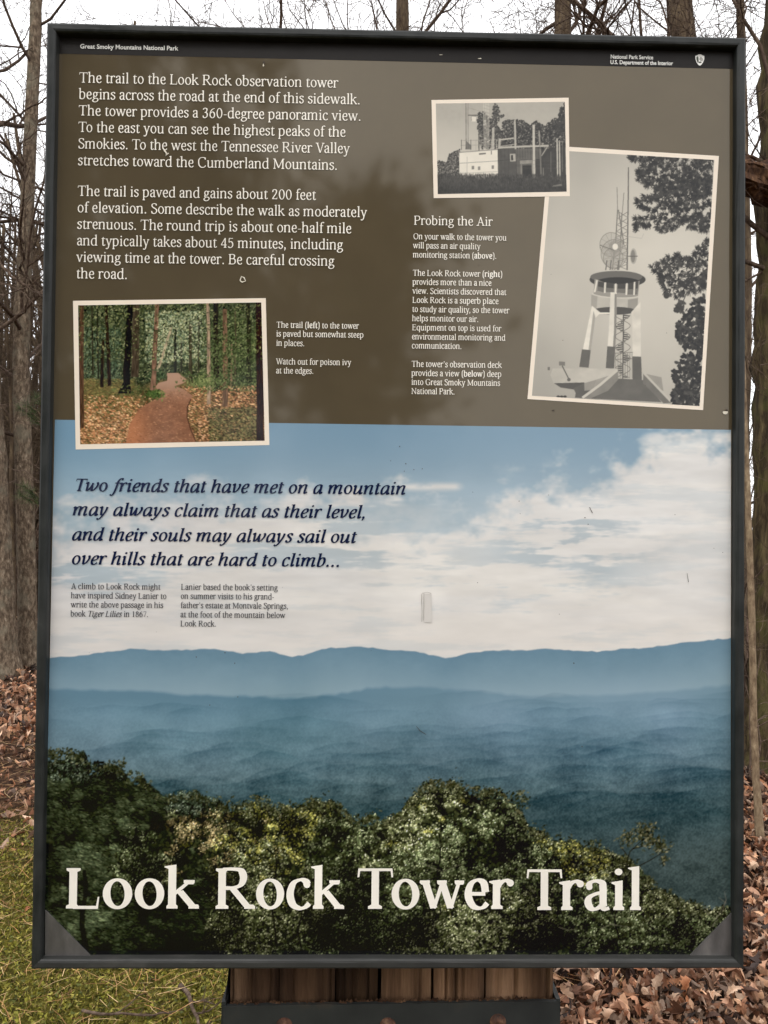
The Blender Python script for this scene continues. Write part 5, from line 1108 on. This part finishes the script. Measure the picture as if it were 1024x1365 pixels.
def lying(label, x, y, a, L, r_, seed):
    rng = np.random.default_rng(seed); p = np.array([x, y, float(ground_z(x, y)) + .02]); pts = wander(p, (math.cos(a), math.sin(a), .03), L, 9, rng, .12); pts[:, 2] = [float(ground_z(u, v_)) + .022 for u, v_, _ in pts]; mb = MB(); mb.tube(pts, np.linspace(r_, r_ * .4, 10), 6, .1, rng)
    for k in (3, 5, 7): twigs(mb, pts[k], (math.cos(a + .7), math.sin(a + .7), .15), L * .35, r_ * .5, rng, 1)
    tag(mb.build('fallen_branch', M_twig, None, True), label, 'branch')
c = on_dist(110, 1330, 2.25); lying('small forked twig lying in the grass below the lower left corner', c[0], c[1], -.5, .28, .005, 81)
c = on_dist(240, 1310, 2.35); lying('dark twig on the moss just left of the timber post', c[0], c[1], -1.1, .3, .007, 82)
c = on_dist(22, 1050, 4.6); lying('grey twig on the leaves left of the sign', c[0], c[1], .3, .5, .008, 83)
# young pine
rp = np.random.default_rng(77); pb = on_dist(50, 880, 6.6); pz = float(ground_z(pb[0], pb[1]))
pine = empty('young_pine', (pb[0], pb[1], pz), 'young pine with green needle tufts behind the left frame rail', 'pine tree')
mb = MB(); stem = np.array([(pb[0] + .05, pb[1], pz - .03), (pb[0] + .06, pb[1], 1.2), (pb[0] + .08, pb[1], 2.6)]); mb.tube(stem, [.02, .016, .008], 7); nd = MB(); GN = [lin(c) for c in ((58, 72, 40), (78, 92, 52), (46, 58, 36), (98, 108, 66))]
tips = [on_dist(x, y, 6.6) for x, y in ((36, 540), (44, 556), (34, 650), (44, 662), (28, 545), (50, 530), (28, 660), (70, 600), (90, 480), (100, 700), (80, 640))]
for tp_ in tips:
    s0 = np.array([stem[0][0], pb[1], tp_[2] - .15]); q = np.array([s0, (s0 + tp_) / 2 + np.array([0, 0, .03]), tp_]); mb.tube(q, [.007, .005, .003], 5)
    for k in range(150):
        u = rp.uniform(.55, 1.05); p = s0 + (tp_ - s0) * u; d = rp.normal(size=3) + (tp_ - s0) / np.linalg.norm(tp_ - s0) * 1.0; d /= np.linalg.norm(d); L_ = rp.uniform(.05, .10); s = np.cross(d, rp.normal(size=3)); s = s / np.linalg.norm(s) * .0014
        nd.add([p - s, p + s, p + d * L_ + s * .3, p + d * L_ - s * .3], [(0, 1, 2, 3)], GN[rp.integers(4)] * rp.uniform(.7, 1.2))
mb.build('trunk', M_bark2, pine, True); nd.build('needles', M_green, pine, False, True)

# distant wood on the slope, one brown-grey mass
mb = MB(); rw = np.random.default_rng(15)
for k in range(520):
    y = rw.uniform(12, 36) if k < 430 else rw.uniform(9.5, 14); x = rw.uniform(-1.2, -.1) * y * .75 if k % 5 else rw.uniform(-.3, 1.0) * y
    if x > .30 * y: continue
    z = float(ground_z(x, y)); h = rw.uniform(3, 9); r_ = rw.uniform(.03, .12); tp_ = (x + rw.normal() * .5, y, z + h); md = (x + rw.normal() * .2, y, z + h * .5)
    mb.tube([(x, y, z - .1), md, tp_], [r_, r_ * .8, r_ * .25], 5, cap=False)
    for q in range(7):
        u = rw.uniform(.08, .95); p = np.array([x, y, z]) * (1 - u) + np.array(tp_) * u; a = rw.uniform(0, 6.3); twigs(mb, p, (math.cos(a), math.sin(a), rw.uniform(-.1, .7)), rw.uniform(.6, 2.2), r_ * .28, rw, 1)
tag(mb.build('woods', M_bark2, None, True), 'distant brown leafless wood behind the sign', 'woods', None, 'stuff')

# evergreens behind the viewer, seen mirrored in the glossy board
def evergreen(name, label, x, y, h, r, seed, z0, n):
    rng = np.random.default_rng(seed); root = empty(name, (x, y, 0), label, 'tree', 'evergreens across the road'); mb = MB(); mb.tube([(x, y, -.1), (x + .1, y, h * .5), (x, y, h)], [.18, .12, .03], 9); mb.build('trunk', M_bark2, root, True)
    mb = MB(); GC_ = [lin(c) for c in ((40, 52, 30), (56, 68, 38), (30, 40, 26), (70, 80, 46))]
    for k in range(n):
        cl = k % 60; rc = np.random.default_rng(seed * 1000 + cl); u = rc.uniform(0, 1); zz = z0 + (h - z0) * u; rad = r * (1.0 - .62 * u) * math.sqrt(rc.uniform(.1, 1)); a = rc.uniform(0, 6.3)
        p = np.array([x + rad * math.cos(a), y + rad * math.sin(a), zz]) + rng.normal(0, .30, 3); d = rng.normal(size=3); d /= np.linalg.norm(d); s = np.cross(d, rng.normal(size=3)); s /= np.linalg.norm(s); L_ = rng.uniform(.12, .28)
        mb.add([p, p + d * L_ * .5 + s * L_ * .35, p + d * L_, p + d * L_ * .5 - s * L_ * .35], [(0, 1, 2, 3)], GC_[rng.integers(4)] * rng.uniform(.7, 1.2))
    mb.build('crown', M_green, root, False, True)
evergreen('evergreen', 'broad dark evergreen mirrored in the left half of the board', -2.6, -7.2, 7.6, 2.7, 91, .9, 7500)
evergreen('evergreen', 'smaller dark evergreen mirrored between the text columns of the board', -.2, -8.2, 5.2, 1.4, 92, .8, 3500)
evergreen('evergreen', 'dark evergreen mirrored at the far left edge of the board', -5.6, -8.4, 9, 2.8, 93, .8, 6000)
